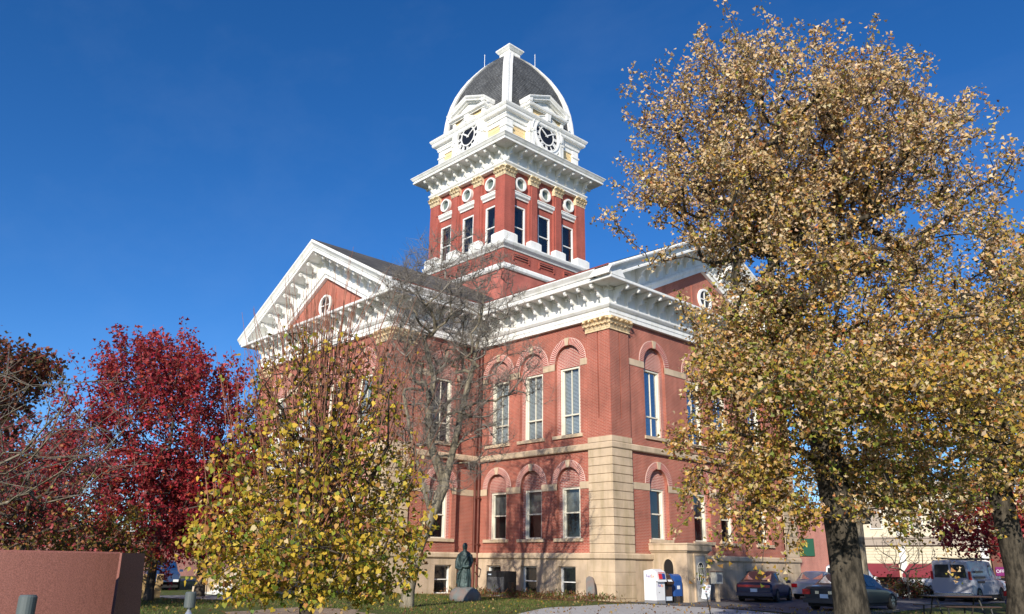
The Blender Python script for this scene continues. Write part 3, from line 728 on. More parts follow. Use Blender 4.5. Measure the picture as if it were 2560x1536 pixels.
# upper stage walls
hw_ = 4.16
FR = [(lambda u,z,d,s=s,ax=ax: ((u, s*(hw_+d), z) if ax == 0 else (s*(hw_+d), u, z))) for ax, s in ((0,-1),(1,1),(0,1),(1,-1))]
BY = [-2.69, 0.0, 2.69]
for T in FR:
    cur = -hw_
    for c in BY:
        h = .66
        tw.quad(T(cur,23.9,0),T(c-h,23.9,0),T(c-h,30.2,0),T(cur,30.2,0)); tw.quad(T(c-h,27.3,0),T(c+h,27.3,0),T(c+h,30.2,0),T(c-h,30.2,0))
        for s in (-1,1): tw.quad(T(c+s*h,23.9,0),T(c+s*h,27.3,0),T(c+s*h,27.3,-.35),T(c+s*h,23.9,-.35))
        tw.quad(T(c-h,27.3,0),T(c+h,27.3,0),T(c+h,27.3,-.35),T(c-h,27.3,-.35)); cur = c+h
    tw.quad(T(cur,23.9,0),T(hw_,23.9,0),T(hw_,30.2,0),T(cur,30.2,0))
# mid pilasters and corner piers
for ax, s in ((0,-1),(1,1),(0,1),(1,-1)):
    for c in (-1.345,1.345):
        for (a,b,d0,d1) in ((c-.45,c+.45,hw_-.1,4.38),(c-.30,c+.30,hw_,4.46)):
            if ax == 0: tw.box(a,b,min(s*d0,s*d1),max(s*d0,s*d1),24,29.35)
            else: tw.box(min(s*d0,s*d1),max(s*d0,s*d1),a,b,24,29.35)
for sx in (-1,1):
    for sy in (-1,1):
        tw.box(min(sx*3.42,sx*4.46),max(sx*3.42,sx*4.46),min(sy*3.42,sy*4.46),max(sy*3.42,sy*4.46),24,29.35)
# recessed attic panels: brick grids standing proud round dark slots
for ax, s in ((0,-1),(1,1)):
    for c in BY:
        for j, z in enumerate((22.85,23.05)):
            a,b = c-.72+j*.0, c+.72
            if ax == 0: tw.box(a,b,s*4.50,s*4.42,z,z+.07)
            else: tw.box(4.42,4.50,a,b,z,z+.07)
        for k in (-.8,.8):
            if ax == 0: tw.box(c+k-.05,c+k+.05,-4.50,-4.42,22.7,23.2)
            else: tw.box(4.42,4.50,c+k-.05,c+k+.05,22.7,23.2)
tw.build('tower_wall','tower_brick',court)
sl = MB()
for ax, s in ((0,-1),(1,1)):
    for c in BY:
        for z in (22.93,23.12):
            if ax == 0: sl.box(c-.72,c+.72,-4.44,-4.40,z,z+.10)
            else: sl.box(4.40,4.44,c-.72,c+.72,z,z+.10)
sl.build('tower_vent_slot','dark_interior',court)
lg = MB(); sweep(lg, [(-.4,21.84),(.02,21.84),(.10,21.95),(.10,22.15),(.0,22.30),(-.4,22.32)], SQ(t_), True)
lg.box(-4.3,4.3,-4.3,4.3,21.86,22.28); lg.build('tower_ledge','white_paint',court)
sc_ = MB(); sweep(sc_, [(-.4,23.45),(.0,23.45),(.05,23.55),(.10,23.6),(.24,23.72),(.30,23.84),(.32,23.92),(.30,23.98),(-.1,24.02),(-.6,24.03)], SQ(t_-.02), True)
sc_.box(-4.05,4.05,-4.05,4.05,23.5,24.0); sc_.build('tower_sill_cornice','white_paint',court)
for ax, s in ((0,-1),(1,1),(0,1),(1,-1)):
    for c in (-1.345,1.345):
        a,b,d0,d1 = c-.56,c+.56,4.1,4.68; pd = MB()
        if ax == 0: pd.bevbox(a,b,min(s*d0,s*d1),max(s*d0,s*d1),24.0,24.68,.12)
        else: pd.bevbox(min(s*d0,s*d1),max(s*d0,s*d1),a,b,24.0,24.68,.12)
        pd.build('pilaster_pedestal','white_paint',court)
for sx in (-1,1):
    for sy in (-1,1): pd = MB(); pd.bevbox(min(sx*3.3,sx*4.68),max(sx*3.3,sx*4.68),min(sy*3.3,sy*4.68),max(sy*3.3,sy*4.68),24.0,24.75,.14); pd.build('pilaster_pedestal','white_paint',court)
TT = [(lambda u,z,d: (u,-4.44-d,z)), (lambda u,z,d: (4.44+d,u,z)), (lambda u,z,d: (u,4.44+d,z)), (lambda u,z,d: (-4.44-d,u,z))]
for i, T in enumerate(TT):
    for a,b in ((-4.5,-3.40),(-1.345-.45,-1.345+.45),(1.345-.45,1.345+.45),(3.40,4.5)): cp = MB(); capital(cp, T, a, b, 29.30, 30.08, rows=2, out=.12); cp.build('tower_capital','gilt_stone',court)
for sx in (-1,1):
    for sy in (-1,1): cp = MB(); cp.box(min(sx*3.42,sx*4.42),max(sx*3.42,sx*4.42),min(sy*3.42,sy*4.42),max(sy*3.42,sy*4.42),29.30,30.06); cp.build('capital_core','gilt_stone',court)
for ax, s in ((0,-1),(1,1),(0,1),(1,-1)):
    for c in (-1.345,1.345):
        cp = MB()
        if ax == 0: cp.box(c-.43,c+.43,min(s*4.1,s*4.44),max(s*4.1,s*4.44),29.32,30.06)
        else: cp.box(min(s*4.1,s*4.44),max(s*4.1,s*4.44),c-.43,c+.43,29.32,30.06)
        cp.build('capital_core','gilt_stone',court)
# tower windows, hoods, oculi
def tower_window(first=None):
    f = MB(); h = .66; H = 3.3
    f.box(-h,-h+.12,-.0+.02,.16,0,H); f.box(h-.12,h,.02,.16,0,H); f.box(-h+.12,h-.12,.02,.16,H-.12,H); f.box(-h+.12,h-.12,.04,.14,H*.46,H*.46+.07)
    f.box(-h+.12,h-.12,.04,.14,0,.1)
    o = f.build('tower_window','white_paint',court)
    p = MB(); p.quad((-h+.1,.12,0),(h-.1,.12,0),(h-.1,.12,H),(-h+.1,.12,H)); p.build('pane','glass',o)
    p = MB(); p.quad((-h,.8,0),(h,.8,0),(h,.8,H),(-h,.8,H)); p.build('louvre_behind', mat('green_grey_louvre',(.10,.15,.135),.6,noise=.3,nscale=4), o)
    return o
w0 = tower_window(); hood = MB()
hood.prism([(0,0),(.10,0),(.12,.10),(.16,.14),(.24,.22),(.26,.30),(.26,.38),(.30,.42),(.30,.50),(0,.50)], -.95, .95, lambda p,q,t: (t,-p,q))
h0 = hood.build('window_hood','white_paint',court)
oc = MB(); n = 28
for i in range(n):
    t0 = 2*math.pi*i/n; t1 = 2*math.pi*(i+1)/n
    vs = [(rr*math.cos(t),-dd,rr*math.sin(t)) for dd in (-.02,.24) for rr,t in ((.42,t0),(.55,t0),(.55,t1),(.42,t1))]
    oc.add(vs, [(4,5,6,7),(1,2,6,5),(3,0,4,7)])
o0 = oc.build('oculus','white_paint',court)
op = MB(); op.add([(.43*math.cos(i*.314),-.01,.43*math.sin(i*.314)) for i in range(20)], [tuple(range(20))]); op.build('pane', mat('oculus_pane',(.13,.17,.16),.35), o0)
ft = True
for k, (T, rot) in enumerate(zip(FR, (0, math.pi/2, math.pi, -math.pi/2))):
    for c in BY:
        for pr_, z in ((w0,24.0),(h0,27.82),(o0,29.06)):
            if ft: pr_.location = T(c,z,0); pr_.rotation_euler = (0,0,rot)
            else: clone(pr_, court, T(c,z,0), rot)
        ft = False
# entablature of the tower
te = MB()
sweep(te, [(-.5,30.08),(.06,30.08),(.06,30.20),(.10,30.22),(.16,30.30),(.16,30.40),(.02,30.45),(.02,31.44),(.10,31.47),(1.0,31.50),(1.0,31.46),(1.08,31.46),(1.10,31.48),(1.10,31.60),(1.05,31.62),(1.05,31.68),(1.12,31.72),(1.20,31.86),(1.26,31.93),(1.26,31.98),(.5,32.10),(-.6,32.16)], SQ(t_-.03), True)
te.box(-4.1,4.1,-4.1,4.1,30.1,32.0); tcor = te.build('tower_cornice','white_paint',court)
tk = bracket_mesh(.90,.15).build('tower_bracket','white_paint',tcor); first[0] = True
for ax in range(4):
    for i in range(9):
        u = -4.22+i*1.055
        p = [(u,-4.5),(4.5,u),(-u,4.5),(-4.5,-u)][ax]
        place_b(p[0],p[1],31.47,ax*math.pi/2,tk,tcor)
# clock stage
cs = MB(); hc = 4.12
cs.box(-hc+.15,hc-.15,-hc+.15,hc-.15,32.0,35.5)
for sx in (-1,1):
    for sy in (-1,1):
        cs.box(min(sx*3.42,sx*hc),max(sx*3.42,sx*hc),min(sy*3.42,sy*hc),max(sy*3.42,sy*hc),32.0,34.4)
        cs.box(min(sx*3.36,sx*(hc+.07)),max(sx*3.36,sx*(hc+.07)),min(sy*3.36,sy*(hc+.07)),max(sy*3.36,sy*(hc+.07)),33.72,33.86)
        cs.box(min(sx*3.36,sx*(hc+.07)),max(sx*3.36,sx*(hc+.07)),min(sy*3.36,sy*(hc+.07)),max(sy*3.36,sy*(hc+.07)),32.0,32.4)
for ax, s in ((0,-1),(1,1),(0,1),(1,-1)):
    for a,b in ((-3.42,-1.7),(1.7,3.42)):
        if ax == 0: cs.box(a,b,min(s*3.9,s*4.09),max(s*3.9,s*4.09),34.05,34.42)
        else: cs.box(min(s*3.9,s*4.09),max(s*3.9,s*4.09),a,b,34.05,34.42)
sweep(cs, [(-.3,34.42),(.05,34.42),(.08,34.60),(.14,34.66),(.14,34.80),(.36,34.86),(.42,34.95),(.42,35.12),(.48,35.18),(.56,35.32),(.58,35.43),(-.1,35.52),(-.5,35.53)], SQ(hc+.02), True)
cs.build('clock_stage','white_paint',court)
for ax, s in ((0,-1),(1,1),(0,1),(1,-1)):
    for a,b in ((-3.42,-1.8),(1.8,3.42)):
        yp = MB()
        for j in range(6):
            z0 = 32.1+j*.325; 
            if ax == 0: yp.box(a,b,min(s*3.95,s*4.0),max(s*3.95,s*4.0),z0,z0+.305)
            else: yp.box(min(s*3.95,s*4.0),max(s*3.95,s*4.0),a,b,z0,z0+.305)
        yp.build('cream_panel','yellow_panel',court)
# clock dormers
def dormer():
    d = MB()   # local: face toward -Y, origin on the axis
    Y = 4.50
    d.box(-1.92,1.92,-Y+.12,-2.0,32.0,36.1)
    for s in (-1,1):
        d.box(min(s*1.62,s*1.92),max(s*1.62,s*1.92),-Y,-Y+.12,32.0,36.1)
        d.box(min(s*1.58,s*1.98),max(s*1.58,s*1.98),-Y-.06,-Y+.2,33.9,34.05)
        d.box(min(s*1.52,s*1.98),max(s*1.52,s*1.98),-Y-.08,-Y+.2,32.0,32.55)
    # pediment
    hz = [(.0,36.02),(.08,36.02),(.10,36.12),(.26,36.16),(.30,36.28),(.30,36.36),(-.1,36.40)]
    sweep(d, hz, [(-1.95,-2.2),(-1.95,-Y),(1.95,-Y),(1.95,-2.2)])
    tri = [(-1.95,36.36),(1.95,36.36),(0,37.28)]
    d.prism(tri, -Y+.1, -2.2, lambda p,q,t:(p,t,q))
    d.prism([(-.95,36.50),(.95,36.50),(0,36.98)], -Y+.02, -Y+.1, lambda p,q,t:(p,t,q))
    prof = [(-.2,.02),(.38,.02),(.42,-.04),(.38,-.14),(.32,-.22),(.28,-.26),(.28,-.36),(.10,-.38),(.08,-.46),(-.1,-.46)]
    us = [-2.32,0,2.32]; k = len(prof); sl_ = .40
    vs = [(u, -Y-o, 37.72-sl_*abs(u)+dz) for u in us for o,dz in prof]
    fs = [(i*k+q,(i+1)*k+q,(i+1)*k+q+1,i*k+q+1) for i in range(2) for q in range(k-1)]+[tuple(range(k)),tuple(2*k+q for q in range(k))]
    d.add(vs, fs)
    # side eaves and roof going back
    for s in (-1,1):
        d.prism([(s*2.0,36.36),(s*2.28,36.42),(s*2.34,36.62),(s*2.34,36.80),(s*1.9,36.86)], -Y-.35, -2.4, lambda p,q,t:(p,t,q))
        d.quad((s*2.32,-Y-.38,36.80),(0,-Y-.38,37.73),(0,-1.4,37.73),(s*2.32,-2.4,36.80))
    o = d.build('clock_dormer','white_paint',court)
    # spandrel panel
    sp = MB(); sp.quad((-1.62,-Y+.115,33.9),(1.62,-Y+.115,33.9),(1.62,-Y+.115,36.02),(-1.62,-Y+.115,36.02)); sp.build('spandrel_panel','yellow_panel',o)
    zc = 34.22
    rg = MB(); n = 48
    def ring(r0,r1,y0,y1,mb,m=0,a0=0,a1=2*math.pi,nn=n):
        for i in range(nn):
            t0=a0+(a1-a0)*i/nn; t1=a0+(a1-a0)*(i+1)/nn
            vs = [(rr*math.cos(t),yy,zc+rr*math.sin(t)) for yy in (y0,y1) for rr,t in ((r0,t0),(r1,t0),(r1,t1),(r0,t1))]
            mb.add(vs, [(4,5,6,7),(1,2,6,5),(3,0,4,7)], m)
    ring(1.28,1.40,-Y+.12,-Y-.10,rg); ring(1.40,1.66,-Y+.12,-Y-.03,rg); ring(1.66,1.72,-Y+.12,-Y-.09,rg,a0=0,a1=math.pi)
    for s in (-1,1): rg.box(min(s*1.40,s*1.66),max(s*1.40,s*1.66),-Y-.05,-Y+.1,32.0,34.2)
    for an in (0, math.pi/4, 3*math.pi/4, math.pi):
        c_,s__ = math.cos(an), math.sin(an); rg.box(1.5*c_-.13,1.5*c_+.13,-Y-.12,-Y,zc+1.5*s__-.12,zc+1.5*s__+.12)
    rg.prism([(-.16,35.45),(.16,35.45),(.24,36.06),(-.24,36.06)], -Y-.26, -Y, lambda p,q,t:(p,t,q))
    rg.build('clock_surround','white_paint',o)
    fc = MB(); fc.add([(1.30*math.cos(2*math.pi*i/n),-Y+.06,zc+1.30*math.sin(2*math.pi*i/n)) for i in range(n)], [tuple(range(n))])
    face = fc.build('clock_face','clock_black',o)
    nm = MB(); ring(.74,.84,-Y+.058,-Y+.03,nm); ring(1.20,1.235,-Y+.058,-Y+.045,nm)
    def stroke(h, du0, dv0, du1, dv1, wd):
        # h: hour angle; local u (clockwise tangent), v (radial)
        th = math.pi/2-h*math.pi/6
        er = (math.cos(th), math.sin(th)); et = (math.sin(th), -math.cos(th))
        def P(u,v): return (er[0]*v+et[0]*u, zc+er[1]*v+et[1]*u)
        L = math.hypot(du1-du0, dv1-dv0); nx_, ny_ = -(dv1-dv0)/L*wd/2, (du1-du0)/L*wd/2
        q = [P(du0+nx_,dv0+ny_),P(du1+nx_,dv1+ny_),P(du1-nx_,dv1-ny_),P(du0-nx_,dv0-ny_)]
        nm.prism(q, -Y+.058, -Y+.035, lambda p,r,t:(p,t,r))
    G = {'I':.085,'V':.17,'X':.17}
    for h, s in enumerate(['I','II','III','IIII','V','VI','VII','VIII','IX','X','XI','XII'],1):
        W = sum(G[c] for c in s); u = -W/2
        for c in s:
            g_ = G[c]; a_, b_ = .87, 1.19
            if c == 'I': stroke(h,u+g_/2,a_,u+g_/2,b_,.062)
            elif c == 'V': stroke(h,u+.03,b_,u+g_/2,a_,.055); stroke(h,u+g_-.03,b_,u+g_/2,a_,.055)
            else: stroke(h,u+.02,a_,u+g_-.02,b_,.055); stroke(h,u+g_-.02,a_,u+.02,b_,.055)
            u += g_
    nm.build('clock_numerals','clock_white',face)
    for name, h, L, wd in (('minute_hand',1.95,1.02,.09),('hour_hand',10.17,.74,.12)):
        hb = MB(); th = math.pi/2-h*math.pi/6; er=(math.cos(th),math.sin(th)); et=(er[1],-er[0])
        hb.prism([(-.15*er[0]+et[0]*wd/2,zc-.15*er[1]+et[1]*wd/2),(L*.85*er[0]+et[0]*wd/2,zc+L*.85*er[1]+et[1]*wd/2),(L*er[0],zc+L*er[1]),(L*.85*er[0]-et[0]*wd/2,zc+L*.85*er[1]-et[1]*wd/2),(-.15*er[0]-et[0]*wd/2,zc-.15*er[1]-et[1]*wd/2)], -Y+.03, -Y+.0, lambda p,q,t:(p,t,q))
        hb.build(name,'clock_white',face)
    return o
dm0 = dormer()
for i in (1,2,3): clone(dm0, court, (0,0,0), i*math.pi/2)
# dome
prof = [(3.86,35.45),(3.84,36.3),(3.78,37.1),(3.68,37.9),(3.50,38.8),(3.24,39.7),(2.90,40.55),(2.50,41.35),(2.08,42.0),(1.66,42.6),(1.25,43.05),(.85,43.4),(.6,43.6)]
prof = [(a-.10,b) for a,b in prof]
dome = MB()
for a in range(4):
    ca, sa = math.cos(a*math.pi/2), math.sin(a*math.pi/2)
    rot = lambda x,y,z: (x*ca-y*sa, x*sa+y*ca, z)
    for (h0,z0),(h1,z1) in zip(prof[:-1],prof[1:]): dome.quad(rot(-h0,-h0,z0),rot(h0,-h0,z0),rot(h1,-h1,z1),rot(-h1,-h1,z1))
dome.build('dome','slate',court,smooth=False)
rb = MB()
def rib_strip(f0, f1, dn):
    for a in range(4):
        ca, sa = math.cos(a*math.pi/2), math.sin(a*math.pi/2)
        rot = lambda x,y,z: (x*ca-y*sa, x*sa+y*ca, z)
        for s in (-1,1):
            vs = []; k = len(prof)
            for h,z in prof:
                H = h+dn
                vs += [rot(s*(H-f0 if f0 else H),-H,z), rot(s*max(0.05,H-f1),-H,z), rot(s*max(0.05,H-f1),-h+.05,z)]
            fs = []
            for i in range(k-1):
                for q in range(2): fs.append((i*3+q,i*3+q+1,(i+1)*3+q+1,(i+1)*3+q))
            rb.add(vs, fs)
rib_strip(0, .50, .10); rib_strip(0, .20, .15); 
def rib_mid(a0,a1,dn):
    for a in range(4):
        ca, sa = math.cos(a*math.pi/2), math.sin(a*math.pi/2)
        rot = lambda x,y,z: (x*ca-y*sa, x*sa+y*ca, z)
        for s in (-1,1):
            vs = []
            for h,z in prof:
                H = h+dn; vs += [rot(s*(max(.05,H-a0)),-h,z),rot(s*(max(.05,H-a0)),-H,z), rot(s*max(0.05,H-a1),-H,z), rot(s*max(0.05,H-a1),-h,z)]
            fs = [(i*4+q,i*4+q+1,(i+1)*4+q+1,(i+1)*4+q) for i in range(len(prof)-1) for q in range(3)]
            rb.add(vs, fs)
rib_mid(.42,.56,.15)
rb.build('dome_rib','white_paint',court)
bp_ = MB(); sweep(bp_, [(-.3,35.45),(.12,35.46),(.12,35.9),(.06,35.95),(-.3,36.0)], SQ(3.78), True); bp_.build('dome_base','white_paint',court)
fn_ = MB(); sweep(fn_, [(-.4,43.45),(.05,43.45),(.05,43.9),(.12,43.95),(.22,44.1),(.30,44.2),(.30,44.32),(-.2,44.45),(-.45,44.55)], SQ(.58), True)
fn_.box(-.4,.4,-.4,.4,43.4,44.4); fn_.add([(.4,-.4,44.4),(.4,.4,44.4),(-.4,.4,44.4),(-.4,-.4,44.4),(0,0,44.85)],[(0,1,4),(1,2,4),(2,3,4),(3,0,4)]); fn_.lathe([(.05,0),(.09,.06),(.05,.14),(.0,.16)],(0,0,44.78),10)
fn_.build('dome_cap','white_paint',court)
lr = MB()
for x,y in ((-1.55,-1.55),(1.55,1.55)): lr.tube([(x,y,42.4),(x,y,44.0)], .022, 5); lr.lathe([(.03,0),(.05,.04),(0,.1)],(x,y,43.9),6)
lr.build('lightning_rod','clock_white',court)
# ------------------------------------------------------------ trees
def bark_mat(name, c1, c2, scale=6, stretch=.18, bump=.8):
    m = bpy.data.materials.new(name); m.use_nodes = True; t = m.node_tree; b = t.nodes['Principled BSDF']; b.inputs['Roughness'].default_value = .92
    b.inputs['Specular IOR Level'].default_value = .2
    tc = t.nodes.new('ShaderNodeTexCoord'); mp = t.nodes.new('ShaderNodeMapping'); mp.inputs['Scale'].default_value = (1,1,stretch)
    t.links.new(tc.outputs['Object'], mp.inputs[0])
    n = t.nodes.new('ShaderNodeTexNoise'); n.inputs['Scale'].default_value = scale; n.inputs['Detail'].default_value = 9; n.inputs['Roughness'].default_value = .65
    t.links.new(mp.outputs[0], n.inputs['Vector'])
    r = t.nodes.new('ShaderNodeValToRGB'); r.color_ramp.elements[0].position = .4; r.color_ramp.elements[1].position = .62
    r.color_ramp.elements[0].color = (*c1,1); r.color_ramp.elements[1].color = (*c2,1)
    t.links.new(n.outputs['Fac'], r.inputs['Fac']); t.links.new(r.outputs['Color'], b.inputs['Base Color'])
    bp = t.nodes.new('ShaderNodeBump'); bp.inputs['Strength'].default_value = bump; bp.inputs['Distance'].default_value = .06
    t.links.new(n.outputs['Fac'], bp.inputs['Height']); t.links.new(bp.outputs['Normal'], b.inputs['Normal'])
    M[name] = m
bark_mat('maple_bark_shaded', (.022,.019,.015), (.095,.08,.06), 7, .35)  # bark colour darkened so the sunlit maple trunks look shaded
bark_mat('grey_bark', (.12,.10,.07), (.30,.26,.19), 8)
bark_mat('twig_bark', (.16,.14,.12), (.26,.235,.205), 10)
bark_mat('dark_bark', (.05,.04,.03), (.12,.095,.075), 9)
bark_mat('red_twig', (.20,.085,.055), (.34,.16,.11), 5)
leaf_mat('leaf', .38)
leaf_mat('pale_leaf', .30, .5, .35)

def grow(trunk, targets, r_base, r_tip, seed=0, up=.5, wig=.12, start=0, spread_pen=0.0):
    """trunk: list of points (first is the base). returns nodes, parents, radii, tip ids"""
    rnd = np.random.default_rng(seed)
    N = [np.array(p, float) for p in trunk]; par = [-1]+list(range(len(trunk)-1))
    cap = len(trunk)+len(targets)*6+10
    A = np.zeros((cap,3)); A[:len(N)] = N; n = len(N)
    ok = np.zeros(cap, bool); ok[start:n] = True
    depth = np.zeros(cap); 
    c = A[n-1] if False else A[start:n].mean(0)
    T = np.array(targets); order = np.argsort(np.linalg.norm(T-c,axis=1)+rnd.normal(0,.3,len(T)))
    tips = []
    for ti in order:
        t = T[ti]; d = t-A[:n]; dist = np.linalg.norm(d,axis=1)
        cost = dist+up*np.maximum(0, A[:n,2]-t[2]+.15*dist)+spread_pen*depth[:n]; cost[~ok[:n]] = 1e9
        j = int(np.argmin(cost)); L = dist[j]
        k = max(1, min(5, int(math.ceil(L/.9)))) if L > .25 else 1
        pd = A[j]-A[par[j]] if par[j] >= 0 else np.array([0,0,1.]); pn = np.linalg.norm(pd); pd = pd/pn if pn > 1e-6 else np.array([0,0,1.])
        p0 = A[j]; p2 = t; p1 = p0+pd*L*.35+np.array([0,0,.08*L])
        last = j
        for s in range(1,k+1):
            u = s/k; q = (1-u)**2*p0+2*u*(1-u)*p1+u*u*p2
            if s < k: q = q+rnd.normal(0,wig*L/k*.5,3)
            A[n] = q; par.append(last); ok[n] = True; depth[n] = depth[last]+np.linalg.norm(q-A[last]); last = n; n += 1
        tips.append(last)
    A = A[:n]; par = np.array(par); cnt = np.zeros(n)
    for i in tips: cnt[i] += 1
    for i in range(n-1,0,-1): cnt[par[i]] += cnt[i]
    e = math.log(r_base/r_tip)/math.log(max(2,cnt[0]))
    rad = r_tip*np.maximum(cnt,1)**e
    return A, par, rad, np.array(tips)

def limbs_mesh(name, A, par, rad, mats, parent, rmin=0, rmax=1e9, flare=None, loc=None):
    vs = []; fs = []; off = 0
    idx = np.arange(1,len(A)); r = rad[idx]; sel = idx[(r >= rmin) & (r < rmax)]
    # directions at nodes (for smoother joins)
    for k, lo_, hi_ in ((12,.14,1e9),(8,.05,.14),(5,.02,.05),(3,0,.02)):
        s = sel[(rad[sel] >= lo_) & (rad[sel] < hi_)]
        if len(s) == 0: continue
        p0 = A[par[s]]; p1 = A[s]; d = p1-p0; L = np.linalg.norm(d,axis=1,keepdims=True)+1e-9; d = d/L
        # parent direction for ring 0
        gp = par[par[s]]; dp = np.where((gp >= 0)[:,None], A[par[s]]-A[np.maximum(gp,0)], d); dp = dp/(np.linalg.norm(dp,axis=1,keepdims=True)+1e-9)
        same = (rad[par[s]] < rad[s]*1.45)
        d0 = np.where(same[:,None], d+dp, d); d0 = d0/(np.linalg.norm(d0,axis=1,keepdims=True)+1e-9)
        r0 = np.where(same, rad[par[s]], rad[s]*1.15); r1 = rad[s]
        ref = np.where(np.abs(d[:,2:3]) < .9, np.array([[0,0,1.]]), np.array([[1.,0,0]]))
        X = np.cross(d,ref); X /= np.linalg.norm(X,axis=1,keepdims=True); Y = np.cross(d,X)
        X0 = X-d0*(X*d0).sum(1,keepdims=True); X0 /= np.linalg.norm(X0,axis=1,keepdims=True); Y0 = np.cross(d0,X0)
        a = np.arange(k)*2*math.pi/k; ca = np.cos(a)[None,:,None]; sa = np.sin(a)[None,:,None]
        R0_ = p0[:,None,:]-d0[:,None,:]*0+(X0[:,None,:]*ca+Y0[:,None,:]*sa)*r0[:,None,None]
        ext = p1[:,None,:]+d[:,None,:]*(r1[:,None,None]*.3)
        R1_ = ext+(X[:,None,:]*ca+Y[:,None,:]*sa)*r1[:,None,None]
        V = np.concatenate([R0_,R1_],1).reshape(-1,3); m = len(s)
        base = off+np.arange(m)[:,None]*2*k; j = np.arange(k)[None,:]; jn = (j+1)%k
        F = np.stack([base+j, base+jn, base+k+jn, base+k+j],-1).reshape(-1,4)
        vs.append(V); fs.append(F); off += len(V)
    if not vs: return None
    return np_mesh(name, np.concatenate(vs), np.concatenate(fs), mats, parent, smooth=True)

def np_mesh(name, V, F, mat_, parent=None, cols=None, smooth=False):
    me = bpy.data.meshes.new(name); k = F.shape[1]
    me.vertices.add(len(V)); me.vertices.foreach_set('co', np.ascontiguousarray(V, dtype=np.float32).ravel())
    me.loops.add(F.size); me.loops.foreach_set('vertex_index', np.ascontiguousarray(F, dtype=np.int32).ravel())
    me.polygons.add(len(F)); me.polygons.foreach_set('loop_start', np.arange(len(F), dtype=np.int32)*k)
    try: me.polygons.foreach_set('loop_total', np.full(len(F), k, dtype=np.int32))
    except Exception: pass
    me.update(calc_edges=True)
    if smooth: me.polygons.foreach_set('use_smooth', np.ones(len(F), dtype=bool))
    me.materials.append(M[mat_])
    if cols is not None:
        at = me.attributes.new('leafcol', 'FLOAT_COLOR', 'FACE')
        at.data.foreach_set('color', np.concatenate([cols, np.ones((len(cols),1))],1).astype(np.float32).ravel())
    o = bpy.data.objects.new(name, me); C.objects.link(o)
    if parent: o.parent = parent
    return o

def leaves_mesh(name, P, size, palette, parent, seed=0, mat_='leaf', droop=.3, shape=4, aspect=.75, colfn=None, jitter=.25, weights=None, fold=.25):
    rnd = np.random.default_rng(seed); n = len(P)
    nr = rnd.normal(0,1,(n,3)); nr[:,2] = np.abs(nr[:,2])*.8+.2; nr /= np.linalg.norm(nr,axis=1,keepdims=True)
    ax = rnd.normal(0,1,(n,3)); ax[:,2] -= droop*2; ax -= nr*(ax*nr).sum(1,keepdims=True); ax /= np.linalg.norm(ax,axis=1,keepdims=True)
    bx = np.cross(nr,ax); s = size*rnd.uniform(.6,1.35,(n,1)); a = ax*s; b = bx*s*aspect; c = nr*s*fold
    if shape == 4:
        V = np.stack([P, P+a*.45+b*.5+c*.3, P+a*1.0, P+a*.45-b*.5+c*.3],1); k = 4
    elif shape == 5:   # lobed leaf from three blades sharing the stem
        V = np.stack([P+b*.0, P+a*.25+b*.62+c, P+a*.55+b*.28, P+a*1.05, P+a*.55-b*.28, P+a*.25-b*.62+c],1); k = 6
    else:
        V = np.stack([P+a*.05, P-a*.08+b*.3+c*.6, P+a*.30+b*.52+c*.9, P+a*.68+b*.30+c*.5, P+a*1.05, P+a*.68-b*.30+c*.5, P+a*.30-b*.52+c*.9, P-a*.08-b*.3+c*.6],1); k = 8
    F = np.arange(n*k).reshape(n,k)
    pal = np.array(palette); 
    if colfn is not None: w_ = colfn(P, rnd); 
    else: w_ = np.ones((n,len(pal)))*(np.array(weights)[None,:] if weights is not None else 1)
    w_ = w_/w_.sum(1,keepdims=True); cw = np.cumsum(w_,1); u = rnd.random((n,1)); ix = np.minimum((u > cw).sum(1), len(pal)-1)
    cols = pal[ix]*rnd.uniform(1-jitter,1+jitter,(n,1)); cols = cols*rnd.uniform(.92,1.08,(n,3))
    return np_mesh(name, V.reshape(-1,3), F, mat_, parent, np.clip(cols,0,.9))

def in_ellipsoids(ells, n, seed=0, shell=.0, clump=0, crad=.5):
    rnd = np.random.default_rng(seed); out = []
    vol = np.array([e[3]*e[4]*e[5] for e in ells]); vol = vol/vol.sum()
    for e, v in zip(ells, vol):
        m = max(1,int(n*v)); d = rnd.normal(0,1,(m,3)); d /= np.linalg.norm(d,axis=1,keepdims=True)
        r = rnd.random((m,1))**(1/3); r = shell+(1-shell)*r
        out.append(np.array(e[:3])+d*r*np.array(e[3:6]))
    return np.concatenate(out)
def carve(P, seed, thr=.0, freq=.9):
    # remove pockets so that gaps show through the crown
    rnd = np.random.default_rng(seed); v = np.zeros(len(P))
    for i in range(7):
        k = rnd.normal(0,freq*(1+.25*i),3); v += np.sin(P@k+rnd.uniform(0,6.28))
    return P[v > thr]

def around(tips, A, n, spread, seed, elong=None):
    rnd = np.random.default_rng(seed); base = A[tips]
    P = np.repeat(base, n, axis=0)+rnd.normal(0,spread,(len(base)*n,3)); return P
def clumpy(A, par, tips, n, spread, seed):
    # leaves along the last twig segment as well as at its tip
    rnd = np.random.default_rng(seed); t = rnd.random((len(tips)*n,1))**.7
    p1 = np.repeat(A[tips],n,0); p0 = np.repeat(A[par[tips]],n,0)
    return p0+(p1-p0)*t+rnd.normal(0,spread,p1.shape)

